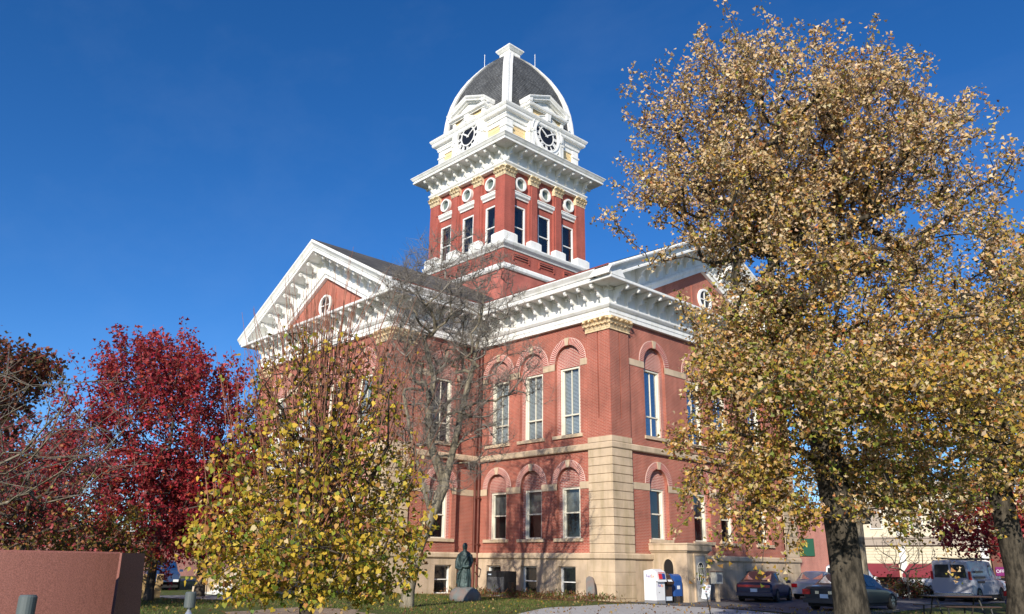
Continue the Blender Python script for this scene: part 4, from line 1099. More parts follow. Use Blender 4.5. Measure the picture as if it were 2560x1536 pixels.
# ---- large maple in front of the gable facade
mp = thing('maple_tree', 'tall broad silver maple with tan leaves standing before the right gable of the courthouse', 'tree', (35.35,-21.6,-.03))
O = np.array([35.35,-21.6,0.])
right = np.array([.688,.726,0]); fwd = np.array([-.726,.688,0])
def rf(a, f, z): return right*a+fwd*f+np.array([0,0,z])
tr = [rf(0,0,-.3), rf(0,0,.5), rf(-.02,.02,1.4), rf(-.05,0,2.4), rf(-.1,.05,3.4), rf(-.2,.1,4.6), rf(-.55,.15,6.0), rf(-.9,.2,7.4), rf(-1.15,.2,8.6), rf(-1.2,.2,10.0), rf(-1.0,.2,11.6)]
# (right, forward, z, r_right, r_forward, r_z)
EL = [(-1.4,.4,13.0,3.5,3.2,3.1),(-3.0,.2,11.3,2.6,2.6,2.1),(.8,.8,13.2,3.4,3.2,3.1),(2.6,.5,11.4,2.9,3.2,3.2),(-.8,.2,8.9,2.7,3.2,2.4),(1.0,-.2,6.9,3.2,3.3,2.5),
      (-1.5,-.6,5.8,2.3,2.4,2.3),(1.8,.2,5.2,2.4,2.6,2.2),(-2.7,-.6,7.6,1.7,2.2,1.7),(-2.8,-.7,4.9,1.7,1.8,1.9),(-2.7,-1.3,3.1,1.4,1.3,1.1),(-1.6,.5,6.6,2.0,2.0,1.8),(-1.1,-1.6,3.7,1.7,1.4,1.3),(.5,-1.8,4.1,1.6,1.3,1.3),(1.6,-1.6,3.7,1.2,1.2,1.0),(.2,-3.9,4.7,2.2,1.8,1.3),(2.3,-2.8,5.0,2.0,1.8,1.5),(-1.4,-3.4,5.2,1.6,1.6,1.3),(3.4,0,8.2,1.8,2.6,2.6),(-2.5,.6,15.2,.8,.9,1.5),(3.2,.6,15.1,1.1,1.1,1.5),(.2,.5,15.9,.9,.9,1.0),(4.4,.6,13.0,1.1,1.3,1.6),(4.0,.8,14.4,.9,1,1),(1.5,.7,14.9,1.5,1.2,1.2)]  # the lobes farthest toward the viewer are added to shade the trunk
def ells_world(EL, O=np.zeros(3)):
    # ellipsoids given in camera-facing right/forward axes, sampled then rotated
    return EL
def sample_rf(EL, n, seed, shell=0):
    P = in_ellipsoids(EL, n, seed, shell); return P[:,0:1]*right+P[:,1:2]*fwd+P[:,2:3]*np.array([[0,0,1.]])
T1 = sample_rf(EL, 9000, 11, .2); lowp = T1[T1[:,2] < 8.2]; T1 = T1[~((((T1@right)+3.3)/1.15)**2+((T1[:,2]-9.3)/.95)**2 < 1)]; T1 = T1[~((((T1@right)+4.4)/.8)**2+((T1[:,2]-6.6)/1.5)**2 < 1)]; lowp = T1[T1[:,2] < 8.2]; Tm = np.concatenate([carve(T1[T1[:,2] >= 8.2], 5, -.75, .62), carve(lowp, 9, -.9, .8)])
A, par, rad, tips = grow(tr, Tm, .37, .0075, 3, up=.9, wig=.15, start=3)
rad[1] *= 1.12; rad[0] *= 1.5
limbs_mesh('trunk', A, par, rad, 'maple_bark_shaded', mp, rmin=.03); 
crown = limbs_mesh('branches', A, par, rad, 'dark_bark', mp, rmax=.03)
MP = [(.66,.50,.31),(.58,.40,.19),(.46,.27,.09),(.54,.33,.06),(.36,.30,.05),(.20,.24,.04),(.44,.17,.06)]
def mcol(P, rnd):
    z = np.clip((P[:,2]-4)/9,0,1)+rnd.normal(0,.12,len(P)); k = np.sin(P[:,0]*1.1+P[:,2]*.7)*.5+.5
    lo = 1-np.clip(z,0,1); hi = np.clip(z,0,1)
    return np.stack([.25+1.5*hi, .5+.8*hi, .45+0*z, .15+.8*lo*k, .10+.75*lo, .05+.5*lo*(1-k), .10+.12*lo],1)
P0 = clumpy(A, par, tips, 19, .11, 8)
def sprays(A, tips, ctr, n, seed, L=(.4,1.3), nl=16, sp=.10):
    # long end shoots that break up the outline, each carrying tufts of leaves
    r = np.random.default_rng(seed); T_ = A[tips]; d = (T_-ctr)/np.array([5,5,5]); q = np.linalg.norm(d,axis=1); pick = tips[np.argsort(-q)[:int(len(tips)*.38)]]
    pick = pick[r.integers(len(pick),size=n)]; pts = []; pp = []; rr = []; LV = []
    for i in pick:
        o = A[i]-ctr; o = o/np.linalg.norm(o); o = o*.8+r.normal(0,.3,3); o[2] += .45*(A[i][2] > ctr[2]-3); o /= np.linalg.norm(o); L_ = r.uniform(*L); b_ = -1
        for s in range(4):
            pts.append(A[i]+o*L_*s/3+r.normal(0,.03,3)); pp.append(b_); rr.append(.011-.0022*s); b_ = len(pts)-1
            if s: LV.append(pts[-1]+r.normal(0,sp,(nl if s == 3 else nl//2,3)))
    return np.array(pts), np.array(pp), np.array(rr), np.concatenate(LV)
def free_segments(name, A, par, rad, mat_, parent, k=4):
    s = np.where(par >= 0)[0]; p0 = A[par[s]]; p1 = A[s]; d = p1-p0; d /= np.linalg.norm(d,axis=1,keepdims=True)
    X = np.cross(d,[0.9,.3,.1]); X /= np.linalg.norm(X,axis=1,keepdims=True); Y = np.cross(d,X); a = np.arange(k)*2*math.pi/k; ca = np.cos(a)[None,:,None]; sa = np.sin(a)[None,:,None]
    V = np.concatenate([p0[:,None]+(X[:,None]*ca+Y[:,None]*sa)*rad[par[s]][:,None,None], p1[:,None]+(X[:,None]*ca+Y[:,None]*sa)*rad[s][:,None,None]],1).reshape(-1,3)
    base = np.arange(len(s))[:,None]*2*k; j = np.arange(k)[None,:]; jn = (j+1)%k
    F = np.stack([base+j,base+jn,base+k+jn,base+k+j],-1).reshape(-1,4); return np_mesh(name, V, F, mat_, parent, smooth=True)
sa_, spp, sr_, slv = sprays(A, tips, np.array([0,0,9.5]), 520, 3)
free_segments('outer_twigs', sa_, spp, sr_, 'dark_bark', mp)
P = np.concatenate([P0, slv])
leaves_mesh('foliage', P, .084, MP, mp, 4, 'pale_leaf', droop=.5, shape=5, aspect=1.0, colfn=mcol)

# ---- second maple, by the picnic table
mp2 = thing('maple_tree', 'maple with golden green leaves beside the picnic table, its trunk bark darkened as if in shade', 'tree', (34.6,-5.9,-.1))
tr = [rf(0,0,-.3), rf(0,0,.5), rf(-.02,0,1.6), rf(-.1,0,3.0), rf(-.2,0,4.6), rf(-.4,0,6.5), rf(-.3,0,9), rf(0,0,11)]
EL = [(.6,0,11.6,4.8,4.6,4.0),(-2.2,-.5,8.0,3.4,4.2,3.4),(3.0,0,8.5,4.0,4.5,4.0),(-3.2,-1,5.4,2.3,3.0,2.0),(.8,-1.5,5.8,3.6,3.0,2.2),(4,-.5,5.5,2.8,3.0,2.2)]
Tm = carve(sample_rf(EL, 3900, 21, .3), 15, -.2, .55)
A, par, rad, tips = grow(tr, Tm, .44, .011, 5, up=.55, wig=.2, start=3); rad[0] *= 1.7; rad[1] *= 1.2
limbs_mesh('trunk', A, par, rad, 'maple_bark_shaded', mp2, rmin=.04); limbs_mesh('branches', A, par, rad, 'dark_bark', mp2, rmax=.04)
sa_, spp, sr_, slv = sprays(A, tips, np.array([0,0,8.]), 260, 5, nl=10, sp=.16)
free_segments('outer_twigs', sa_, spp, sr_, 'dark_bark', mp2)
P = np.concatenate([clumpy(A, par, tips, 17, .17, 9), slv])
leaves_mesh('foliage', P, .14, MP, mp2, 6, 'pale_leaf', droop=.5, shape=5, aspect=1.0, weights=[.9,1.1,.9,.9,.9,.6,.25])

# ---- bare tree before the inner corner
bt = thing('bare_tree', 'leafless tree with twisting grey limbs in front of the inner corner and its downspouts', 'tree', (18.7,-22.1,-.03))
O = np.array([18.7,-22.1,0.])
W_ = lambda x,y,z: np.array([x,y,z])-O
tr = [W_(18.6,-22.2,-.3), W_(18.65,-22.15,.6), W_(18.8,-21.95,2.0), W_(19.1,-21.6,3.3), W_(19.37,-21.2,4.5)]
main = tr+[W_(19.5,-21.0,5.6), W_(19.72,-20.75,7.3), W_(19.95,-20.5,9.0), W_(20.15,-20.25,10.7), W_(20.2,-20.1,12.4)]
lf = [W_(19.0,-21.65,6.0), W_(18.85,-21.75,7.4), W_(18.95,-21.6,8.8), W_(18.7,-22.0,10.3)]
lf2 = [W_(18.5,-22.3,6.4), W_(18.25,-22.6,8.2), W_(18.3,-22.5,9.8)]
nodes = main+lf+lf2
rbt = np.random.default_rng(2)
EB = [(1.4,0,12.2,2.9,2.6,3.0),(-.2,0,11.2,2.3,2.4,2.6),(2.7,0,9.4,2.5,2.2,1.6),(1.7,-.3,6.4,2.2,2.0,1.6),(.2,0,8.0,2.6,2.2,2.2),(3.9,0,8.2,1.7,1.0,.7),(1.2,-.4,4.6,1.6,1.2,1.0)]
Tb = carve(sample_rf(EB, 3700, 31, .1), 6, -1.2, .9)
# custom parent handling: graft the side stems
def grow_multi(stems, joins, targets, r_base, r_tip, **kw):
    """stems: list of point lists; joins: index in global list each stem starts from (first -1)"""
    pts = []; par0 = []
    for s, j in zip(stems, joins):
        for i, p in enumerate(s):
            par0.append(j if i == 0 else len(pts)-1); pts.append(p)
    rnd = np.random.default_rng(kw.get('seed',0)); n0 = len(pts)
    cap = n0+len(targets)*7+10; A = np.zeros((cap,3)); A[:n0] = pts; par = list(par0); n = n0; start = kw.get('start',0); up = kw.get('up',.5)
    T = np.array(targets); c = A[start:n0].mean(0); order = np.argsort(np.linalg.norm(T-c,axis=1)+rnd.normal(0,.3,len(T))); tips = []
    for ti in order:
        t = T[ti]; d = t-A[:n]; dist = np.linalg.norm(d,axis=1); cost = dist+up*np.maximum(0,A[:n,2]-t[2]+.2*dist); cost[:start] = 1e9
        j = int(np.argmin(cost)); L = dist[j]; k = max(1,min(6,int(math.ceil(L/.5)))) if L > .15 else 1
        pd = A[j]-A[par[j]] if par[j] >= 0 else np.array([0,0,1.]); pd = pd/(np.linalg.norm(pd)+1e-9)
        p0 = A[j]; p1 = p0+pd*L*.22+(t-p0)*.22+np.array([0,0,-.04*L]); last = j
        for s in range(1,k+1):
            u = s/k; q = (1-u)**2*p0+2*u*(1-u)*p1+u*u*t
            if s < k: q = q+rnd.normal(0,.09*L/k+.01,3)
            A[n] = q; par.append(last); last = n; n += 1
        tips.append(last)
    A = A[:n]; par = np.array(par); cnt = np.zeros(n)
    for i in tips: cnt[i] += 1
    for i in range(n-1,0,-1): cnt[par[i]] += cnt[i]
    e = math.log(r_base/r_tip)/math.log(max(2,cnt[0])); rad = r_tip*np.maximum(cnt,1)**e
    return A, par, rad, np.array(tips)
A, par, rad, tips = grow_multi([main,lf,lf2],[-1,4,3],Tb,.215,.006,seed=4,start=3,up=1.3)
rad[0] *= 1.35; rad[1] *= 1.08
limbs_mesh('trunk', A, par, rad, 'grey_bark', bt, rmin=.035); 
limbs_mesh('branches', A, par, rad, 'twig_bark', bt, rmax=.035)
# fine twigs: short spurs off the tips
def spurs(name, A, par, ids, n, L, r, mat_, parent, seed, upb=.3, along=True):
    rnd = np.random.default_rng(seed); m = len(ids)*n
    t = rnd.random((m,1)); p1 = np.repeat(A[ids],n,0); p0 = np.repeat(A[par[ids]],n,0); s = p0+(p1-p0)*t
    dd = (p1-p0); dd = dd/(np.linalg.norm(dd,axis=1,keepdims=True)+1e-9); d = dd*.9+rnd.normal(0,.6,(m,3)); d[:,2] += upb; d /= np.linalg.norm(d,axis=1,keepdims=True)
    e = s+d*L*rnd.uniform(.5,1.4,(m,1)); B = np.concatenate([s,e]); pr_ = np.concatenate([np.full(m,-1),np.arange(m)])
    rr = np.concatenate([np.full(m,r*1.2),np.full(m,r)])
    X = np.cross(d,[0.3,.5,.81]); X /= np.linalg.norm(X,axis=1,keepdims=True); Y = np.cross(d,X)
    a = np.arange(3)*2*math.pi/3; ca = np.cos(a)[None,:,None]; sa = np.sin(a)[None,:,None]
    V = np.concatenate([s[:,None]+(X[:,None]*ca+Y[:,None]*sa)*r*1.3, e[:,None]+(X[:,None]*ca+Y[:,None]*sa)*r*.6],1).reshape(-1,3)
    base = np.arange(m)[:,None]*6; j = np.arange(3)[None,:]; jn = (j+1)%3
    F = np.stack([base+j,base+jn,base+3+jn,base+3+j],-1).reshape(-1,4)
    return np_mesh(name, V, F, mat_, parent)
spurs('twigs', A, par, tips, 6, .5, .0045, 'twig_bark', bt, 7)

# ---- small yellow tree close to the camera
yt = thing('young_pear_tree', 'young yellow and green leaved tree with bare reddish shoots, nearest the viewer', 'tree', (34.72,-35.82,-.03))
tr = [rf(.02,0,-.2), rf(.02,0,.6), rf(.0,0,1.2), rf(-.02,0,1.8), rf(0,0,2.5), rf(.02,0,3.2), rf(.04,0,3.9), rf(.06,0,4.5)]
ry = np.random.default_rng(41)
def ycone(n, z0, z1, shape):
    out = []
    while len(out) < n:
        z = ry.uniform(z0,z1); t = (z-1.2)/3.2
        R_ = np.interp(z, [1.1,1.45,2.0,2.6,3.2,3.8,4.4,5.0,6.0],[1.0,1.55,1.66,1.45,1.22,1.05,.92,.45,.1])*shape
        a = ry.uniform(0,2*math.pi); r = R_*math.sqrt(ry.uniform(.05,1)); out.append(rf(r*math.cos(a)+.02, r*math.sin(a), z))
    return out
Ty = np.array(ycone(1500,1.12,4.6,1.0))
A, par, rad, tips = grow(tr, Ty, .095, .0035, 8, up=1.1, wig=.08, start=2)
limbs_mesh('trunk', A, par, rad, 'dark_bark', yt, rmin=.008); limbs_mesh('branches', A, par, rad, 'dark_bark', yt, rmax=.008)
# long upright shoots
sv_ = []; sf = []
SA = []; SP = []; SR = []
for i in range(330):
    t0 = tips[ry.integers(len(tips))]; p = A[t0].copy()
    z0 = p[2]
    if z0 < 1.9 and ry.random() < .8: continue
    L = ry.uniform(.5,1.25)*(1.0 if z0 > 2.6 else .8); 
    outw = p.copy(); outw[2] = 0; rr_ = np.linalg.norm(outw); outw = outw/(rr_+1e-6)
    top = p[2]+L; lim = np.interp(rr_,[0,.5,1.0,1.5,1.8],[6.0,5.6,4.9,4.2,3.8]); 
    if top > lim: L = max(.3, lim-p[2])
    d = np.array([0,0,1.])+outw*ry.uniform(.08,.55)+ry.normal(0,.10,3); b = -1
    for s in range(5):
        SA.append(p+d*L*s/4+outw*(-.06)*L*(s/4)**2); SP.append(b); SR.append(.0075*(1-.17*s)); b = len(SA)-1
# a few leaders that reach the very top
for i in range(34):
    a = ry.uniform(0,6.28); r = ry.uniform(0,.35); p = rf(r*math.cos(a),r*math.sin(a),ry.uniform(3.6,4.4)); L = ry.uniform(1.0,1.75); b = -1
    d = rf(r*.3*math.cos(a),r*.3*math.sin(a),1.0)+ry.normal(0,.03,3)
    for s in range(6): SA.append(p+d*L*s/5+ry.normal(0,.008,3)); SP.append(b); SR.append(.009*(1-.14*s)); b = len(SA)-1
for i in range(120):     # ascending stems that fan out from the trunk
    a = ry.uniform(0,6.28); z0 = ry.uniform(1.3,3.3); R1 = ry.uniform(.15,1.15); z1 = ry.uniform(3.3,5.3)-.35*R1; b = -1
    p0 = rf(0,0,z0); p2 = rf(R1*math.cos(a),R1*math.sin(a),z1); p1 = rf(R1*.75*math.cos(a),R1*.75*math.sin(a),z0+(z1-z0)*.35)
    for s in range(8):
        u = s/7; SA.append((1-u)**2*p0+2*u*(1-u)*p1+u*u*p2+ry.normal(0,.012,3)); SP.append(b); SR.append(.012*(1-.82*u)+.002); b = len(SA)-1
SA = np.array(SA); SP = np.array(SP); SR = np.array(SR)
free_segments('shoots', SA, SP, SR, 'red_twig', yt)
YP = [(.62,.44,.06),(.52,.36,.04),(.30,.31,.04),(.15,.21,.03),(.54,.27,.09),(.66,.50,.26),(.38,.17,.07)]
def ycol(P, rnd):
    z = np.clip((P[:,2]-1.3)/3,0,1); return np.stack([1.2+0*z, .9+.4*z, .7-.3*z, .5-.35*z, .35+.3*z, .35+0*z, .15+.25*z],1)
dens = lambda P: P[ry.random(len(P)) < np.interp(P[:,2],[1.2,2.0,2.7,3.4,4.4],[1.0,.78,.40,.16,.06])]
P = dens(clumpy(A, par, tips, 19, .085, 12))
leaves_mesh('foliage', P, .056, YP, yt, 13, 'leaf', droop=.9, shape=8, aspect=.95, colfn=ycol, fold=.22)
ll = SA[ry.integers(len(SA),size=420)]; ll = ll[ll[:,2] < 4.6]
leaves_mesh('shoot_leaves', ll, .058, YP, yt, 14, 'leaf', droop=.8, shape=8, aspect=.9, fold=.2)

# ---- red maples on the left
RP = [(.38,.028,.042),(.28,.02,.032),(.44,.075,.075),(.17,.018,.022),(.46,.07,.03),(.30,.07,.06)]
def leafy(name, label, x, y, EL, ntg, nleaf, size, pal, weights, trunk_top, rbase, seed, bark='dark_bark', thr=-.5, spread=.16, stems=1, freq=.9, zoff=-.05, shape=4, lean=(0,0), matn='leaf', colfn=None, spr=None):
    t = thing(name, label, 'tree', (x,y,zoff))
    h = trunk_top; tr = [rf(lean[0]*q, lean[1]*q, z) for q, z in ((0,-.3),(0,.5),(.2,h*.3),(.4,h*.5),(.6,h*.7),(.8,h*.85),(1,h))]
    T_ = carve(sample_rf(EL, ntg, seed, .2), seed+1, thr, freq)
    A, par, rad, tips = grow(tr, T_, rbase, .009, seed+2, up=.5, wig=.18, start=2); rad[0] *= 1.5; rad[1] *= 1.1
    limbs_mesh('trunk', A, par, rad, bark, t, rmin=.03); limbs_mesh('branches', A, par, rad, bark, t, rmax=.03)
    P = clumpy(A, par, tips, nleaf, spread, seed+3)
    if spr:
        a1, a2, a3, a4 = sprays(A, tips, np.array([0,0,spr[1]]), spr[0], seed, L=(.3,1.0), nl=int(nleaf*.8), sp=spread*.7)
        free_segments('outer_twigs', a1, a2, a3*.8, bark, t); P = np.concatenate([P, a4])
    leaves_mesh('foliage', P, size, pal, t, seed+4, matn, droop=.4, shape=shape, aspect=.85, weights=weights, colfn=colfn)
    return t, A, par, tips
def rcol(P, rnd):
    k = np.sin(P[:,0]*.8+P[:,2]*.6+1)*.5+.5; z = np.clip((P[:,2]-2)/8,0,1)
    return np.stack([1+0*k, .8+0*k, .5+.8*z, .8-.4*z, .25+.6*(1-z)*k, .3+.9*z],1)
leafy('red_maple_tree', 'round red maple with dense crimson leaves, left of the yellow tree', 9.4, -28.2,
      [(-.3,0,6.8,4.5,3.8,3.8),(-1.8,0,8.9,2.1,2,2.0),(.3,0,10.2,.7,.9,1.6),(1.9,0,8.5,1.7,1.8,1.6),(-.2,0,3.7,4.4,3.8,2.2),(2.9,-.3,4.8,2.2,2.5,2.6),(-3.0,-.2,4.6,2.0,2.4,2.8)], 4300, 13, .13, RP, None, 8.5, .16, 51, colfn=rcol, thr=-.6, shape=5, spr=(380,5.5))
BR = [(.26,.05,.045),(.32,.08,.05),(.18,.04,.035),(.36,.12,.05),(.20,.11,.04)]
leafy('red_maple_tree', 'smaller dusky red maple with a dark trunk, behind the yellow tree near the front steps', 6.6, -24.9,
      [(0,0,4.6,2.3,2.3,2.4),(.9,0,6.4,1.8,1.8,1.7),(-.6,-.3,3.2,2.2,2.0,1.3)], 1100, 12, .16, BR+RP[:2], None, 5.2, .2, 61, thr=-.8, spread=.2)
OP = [(.18,.06,.035),(.22,.08,.04),(.11,.06,.03),(.26,.06,.045),(.08,.07,.03)]
leafy('oak_tree', 'big brownish red oak far behind at the left edge', -9.5, -30.3,
      [(-2.0,0,11.0,4.6,4.2,3.3),(2.4,0,10.0,1.4,1.6,2.8),(.6,0,10.6,2.6,2.4,2.8),(-2,0,6.4,5.0,4,3.0),(1.4,0,7.0,2.4,3,2.6),(0,0,4,4.5,3.5,1.8)], 2600, 12, .26, OP, None, 9.0, .4, 71, thr=-.1, spread=.32, freq=.6)
SP_ = [(.34,.06,.07),(.26,.06,.055),(.36,.15,.06),(.32,.25,.06),(.18,.13,.04)]
def scol(P, rnd):
    z = np.clip((P[:,2]-1.6)/3,0,1); return np.stack([.6+1.6*z,.6+1.0*z,.8-.3*z,.9*(1-z)+.05,.7*(1-z)+.05],1)
leafy('red_maple_tree', 'low thin crowned red maple rising behind the curved granite wall', 15.0, -34.4,
      [(-.5,0,4.3,3.0,2.4,1.9),(-2.4,0,3.2,2.4,2.4,2.0),(1.2,0,3.0,1.8,1.6,1.6),(-.6,0,2.2,3.0,2,1.2)], 1700, 7, .11, SP_, None, 4.2, .12, 81, thr=-.7, spread=.14, colfn=scol)
YL = [(.30,.20,.035),(.20,.17,.03),(.14,.12,.03),(.34,.14,.05)]
leafy('shrub', 'olive yellow shrub low behind the granite wall beside the crimson maple', 12.9, -31.2,
      [(0,0,1.9,1.9,1.5,1.7),(-1.6,0,1.7,1.6,1.5,1.4)], 420, 12, .13, YL, None, 1.8, .07, 91, thr=-1.2, spread=.16)
# ---- leafless tree at the left edge whose branches reach into view
lt = thing('bare_tree', 'leafless pale branches of a tree reaching in at the left edge above the granite wall', 'tree', (27.6,-41.3,-.03))
tr = [rf(0,0,-.2), rf(0,0,.8), rf(.05,0,1.8), rf(.1,0,2.8), rf(.1,.1,4.0), rf(0,0,5.5)]
Tl = sample_rf([(3.4,.3,3.4,2.7,2.0,1.2),(2.2,.4,4.0,2.0,1.8,.8),(-.6,0,5.6,2.6,3.0,2.2),(3.2,.6,2.7,1.8,1.4,.7)], 620, 95, .1)
A, par, rad, tips = grow(tr, Tl, .11, .005, 6, up=.7, wig=.12, start=2)
limbs_mesh('trunk', A, par, rad, 'grey_bark', lt, rmin=.02); limbs_mesh('branches', A, par, rad, 'grey_bark', lt, rmax=.02)
spurs('twigs', A, par, tips, 3, .3, .0035, 'twig_bark', lt, 8)
# ---- trees beyond the parking lot
leafy('red_maple_tree', 'bright red maple across the parking lot in front of the cream shopfront', 27.6, 18.6,
      [(0,0,5.2,3.6,3.4,2.4),(-1,0,4,3.8,3.4,1.6),(4.2,0,4.6,3.0,3.4,2.4)], 1300, 12, .22, RP, None, 4.5, .2, 101, thr=-.9, spread=.28)
leafy('bare_street_tree', 'thick pale forked trunk with sparse leaves just past the right end of the courthouse', 19.9, 13.4,
      [(0,0,9.5,3.6,3.6,3.6),(0,0,7,4.2,4,2.4)], 1000, 6, .2, MP, None, 6.5, .55, 111, bark='grey_bark', thr=-.4, spread=.3, zoff=-.15)
ss = thing('bare_sapling', 'small leafless sapling among shrubs before the maroon awnings', 'tree', (24.0,10.6,-.15))
tr = [rf(0,0,0), rf(0,0,.7), rf(.05,0,1.3)]
A, par, rad, tips = grow(tr, sample_rf([(0,0,2.9,1.9,1.9,1.6)], 240, 121, .1), .06, .008, 3, up=.3, start=1)
limbs_mesh('branches', A, par, rad, 'grey_bark', ss)
for i, (x,y,pal,lab) in enumerate(((22.6,12.0,[(.22,.05,.03),(.12,.09,.025),(.09,.10,.03)],'reddish shrub at the foot of the leafless sapling'),(23.4,14.6,[(.07,.10,.03),(.10,.10,.03),(.16,.08,.03)],'green shrub beside the white pickup'))):
    leafy('shrub', lab, x, y, [(0,0,.55,1.7,1.3,.75)], 160, 12, .13, pal, None, .6, .04, 130+i, thr=-2, spread=.14, zoff=-.15)
# stubs: leaves and tufts in the planting bed and fallen leaves
rg_ = np.random.default_rng(77)
n = 2600; P = np.stack([rg_.uniform(8.2,19.4,n), rg_.normal(-11.3,.7,n), np.abs(rg_.normal(.0,.12,n))-.0],1); P = P[(P[:,1] > -13.2)&(P[:,1] < -9.6)]
o = leaves_mesh('planting_bed_plants', P, .16, [(.10,.13,.03),(.16,.14,.04),(.28,.13,.06),(.20,.08,.04)], None, 78, 'leaf', droop=-.8, shape=4, aspect=.3); o['kind'] = 'stuff'
n = 3600; x = rg_.uniform(8,34,n); y = rg_.uniform(-34,-6,n); P = np.stack([x,y,np.array([gz(a,b) for a,b in zip(x,y)])+.02],1)
o = leaves_mesh('fallen_leaves', P, .10, [(.30,.19,.08),(.38,.25,.10),(.20,.10,.05),(.40,.28,.04)], None, 79, 'leaf', droop=0, shape=4, aspect=.7, fold=.4); o['kind'] = 'stuff'
def blades(n, x0,x1,y0,y1, test, seed, h=.07):
    r = np.random.default_rng(seed); x = r.uniform(x0,x1,n); y = r.uniform(y0,y1,n); keep = np.array([test(a,b) for a,b in zip(x,y)]); x = x[keep]; y = y[keep]
    z = np.array([gz(a,b) for a,b in zip(x,y)]); m = len(x); hh = h*r.uniform(.5,1.4,m); a = r.uniform(0,6.28,m); wd = .012
    B = np.stack([x,y,z],1); D = np.stack([np.cos(a)*wd,np.sin(a)*wd,np.zeros(m)],1); L = np.stack([r.normal(0,.35,m)*hh,r.normal(0,.35,m)*hh,hh],1)
    V = np.stack([B-D,B+D,B+L],1).reshape(-1,3); F = np.arange(m*3).reshape(m,3)
    pal = np.array([(.07,.13,.02),(.11,.17,.03),(.16,.16,.04),(.22,.18,.07)]); cols = pal[r.integers(4,size=m)]*r.uniform(.7,1.3,(m,1))
    return np_mesh('lawn_grass', V, F, 'leaf', None, cols)
def lawn_ok(x,y):
    if y < -23.4+0 and x > 16 and (x-20)**2/20+(y+27.5)**2/9 < 1: return False
    d = 21.7+(y+18)*-.38
    if x > d-.2 and x < 29.8-(y+12)*.28 and y > -27: return False
    if x < 10.6 and y > -26.9 and y < -23.2: return False
    if y > -13 and x < 19: return False
    return True
o = blades(60000, 8, 36, -34, -4, lawn_ok, 55); o['kind'] = 'stuff'
# ------------------------------------------------------------ objects
mat('granite', (.31,.125,.095), .45, noise=.0, nscale=85, col2=(.18,.07,.052), detail=3, bump=.08, bscale=80)
mat('bollard_grey', (.10,.12,.12), .5); mat('lens', (.55,.58,.62), .15, metal=.6)
mat('bronze', (.025,.04,.04), .55, metal=.35, noise=.5, nscale=5, col2=(.055,.09,.088), bump=.5, bscale=12)
mat('boulder', (.14,.16,.16), .9, col2=(.20,.14,.12), nscale=3, bump=.8, bscale=5)
mat('black_plastic', (.02,.021,.023), .5); mat('brown_box', (.065,.035,.022), .4); mat('white_box', (.78,.78,.80), .4, noise=.04)
mat('grey_plinth', (.22,.22,.23), .6); mat('mail_blue', (.02,.075,.28), .35); mat('purple_ink', (.09,.03,.30), .5); mat('red_ink', (.62,.03,.03), .5); mat('blue_ink', (.02,.05,.25), .5)
mat('orange_ink', (.75,.16,.02), .5)
mat('sign_white', (.76,.79,.82), .4); mat('sign_black', (.02,.02,.02), .5); mat('post_dark', (.035,.035,.03), .6, noise=.3)
mat('tyre', (.02,.02,.02), .85); mat('rim', (.45,.46,.48), .3, metal=.9); mat('chrome', (.7,.7,.72), .15, metal=1); mat('tail_red', (.42,.008,.01), .25); mat('head_lamp', (.75,.78,.8), .1, coat=1)
mat('plate', (.62,.70,.80), .4); mat('underbody', (.012,.012,.013), .8)
for n_, c_ in (('car_navy',(.008,.012,.055)),('car_silver',(.56,.54,.53)),('car_black',(.018,.02,.028)),('car_white',(.75,.76,.78)),('van_white_shaded',(.36,.37,.41)),('car_blue',(.03,.06,.14)),('car_teal',(.10,.20,.22))): mat(n_, c_, .38, coat=.35, spec=.4)  # the van's white is darkened in the paint to stand for shade
glass_mat('car_glass', tint=(.15,.2,.18), refl=.0, trans=.12)

# granite memorial walls
def arc_wall(c, r, a0, a1, z1, th, n=24, z0=-.3, taper=0.0):
    g = MB(); 
    for i in range(n):
        t0 = a0+(a1-a0)*i/n; t1 = a0+(a1-a0)*(i+1)/n
        P = lambda rr,t,z: (c[0]+rr*math.cos(t), c[1]+rr*math.sin(t), z)
        b = .02
        g.quad(P(r,t0,z0),P(r,t1,z0),P(r,t1,z1-b),P(r,t0,z1-b)); g.quad(P(r,t0,z1-b),P(r,t1,z1-b),P(r-b,t1,z1),P(r-b,t0,z1))
        g.quad(P(r-b,t0,z1),P(r-b,t1,z1),P(r-th,t1,z1),P(r-th,t0,z1)); g.quad(P(r-th,t0,z0),P(r-th,t1,z0),P(r-th,t1,z1),P(r-th,t0,z1))
        if i in (0,n-1):
            t = t0 if i == 0 else t1; g.quad(P(r,t,z0),P(r-th,t,z0),P(r-th,t,z1),P(r,t,z1))
    return g
g = arc_wall((29.83,-38.31), 3.5, R(-85), R(9.5), 1.625, .28, n=40)
tag(g.build('memorial_wall','granite'), 'long curved wall of speckled red granite filling the lower left corner', 'wall')
g = MB()
K = Vector((32.62,-37.33)); d1 = Vector((-.83,-.55)); d2 = Vector((-.55,.83)); K = K-d2*.22-d1*.02
foot = [K, K+d1*.9, K+d1*.9+d2*.62, K+d2*.62]; ctr = K+d1*.45+d2*.31
vs = [(p.x,p.y,-.3) for p in foot]+[(ctr.x+(p.x-ctr.x)*.86, ctr.y+(p.y-ctr.y)*.80, 1.62) for p in foot]
g.add(vs, [(0,1,2,3),(4,5,6,7),(0,1,5,4),(1,2,6,5),(2,3,7,6),(3,0,4,7)])
tag(g.build('memorial_slab','granite'), 'tapering red granite slab mostly in shade behind the end of the curved wall', 'slab')
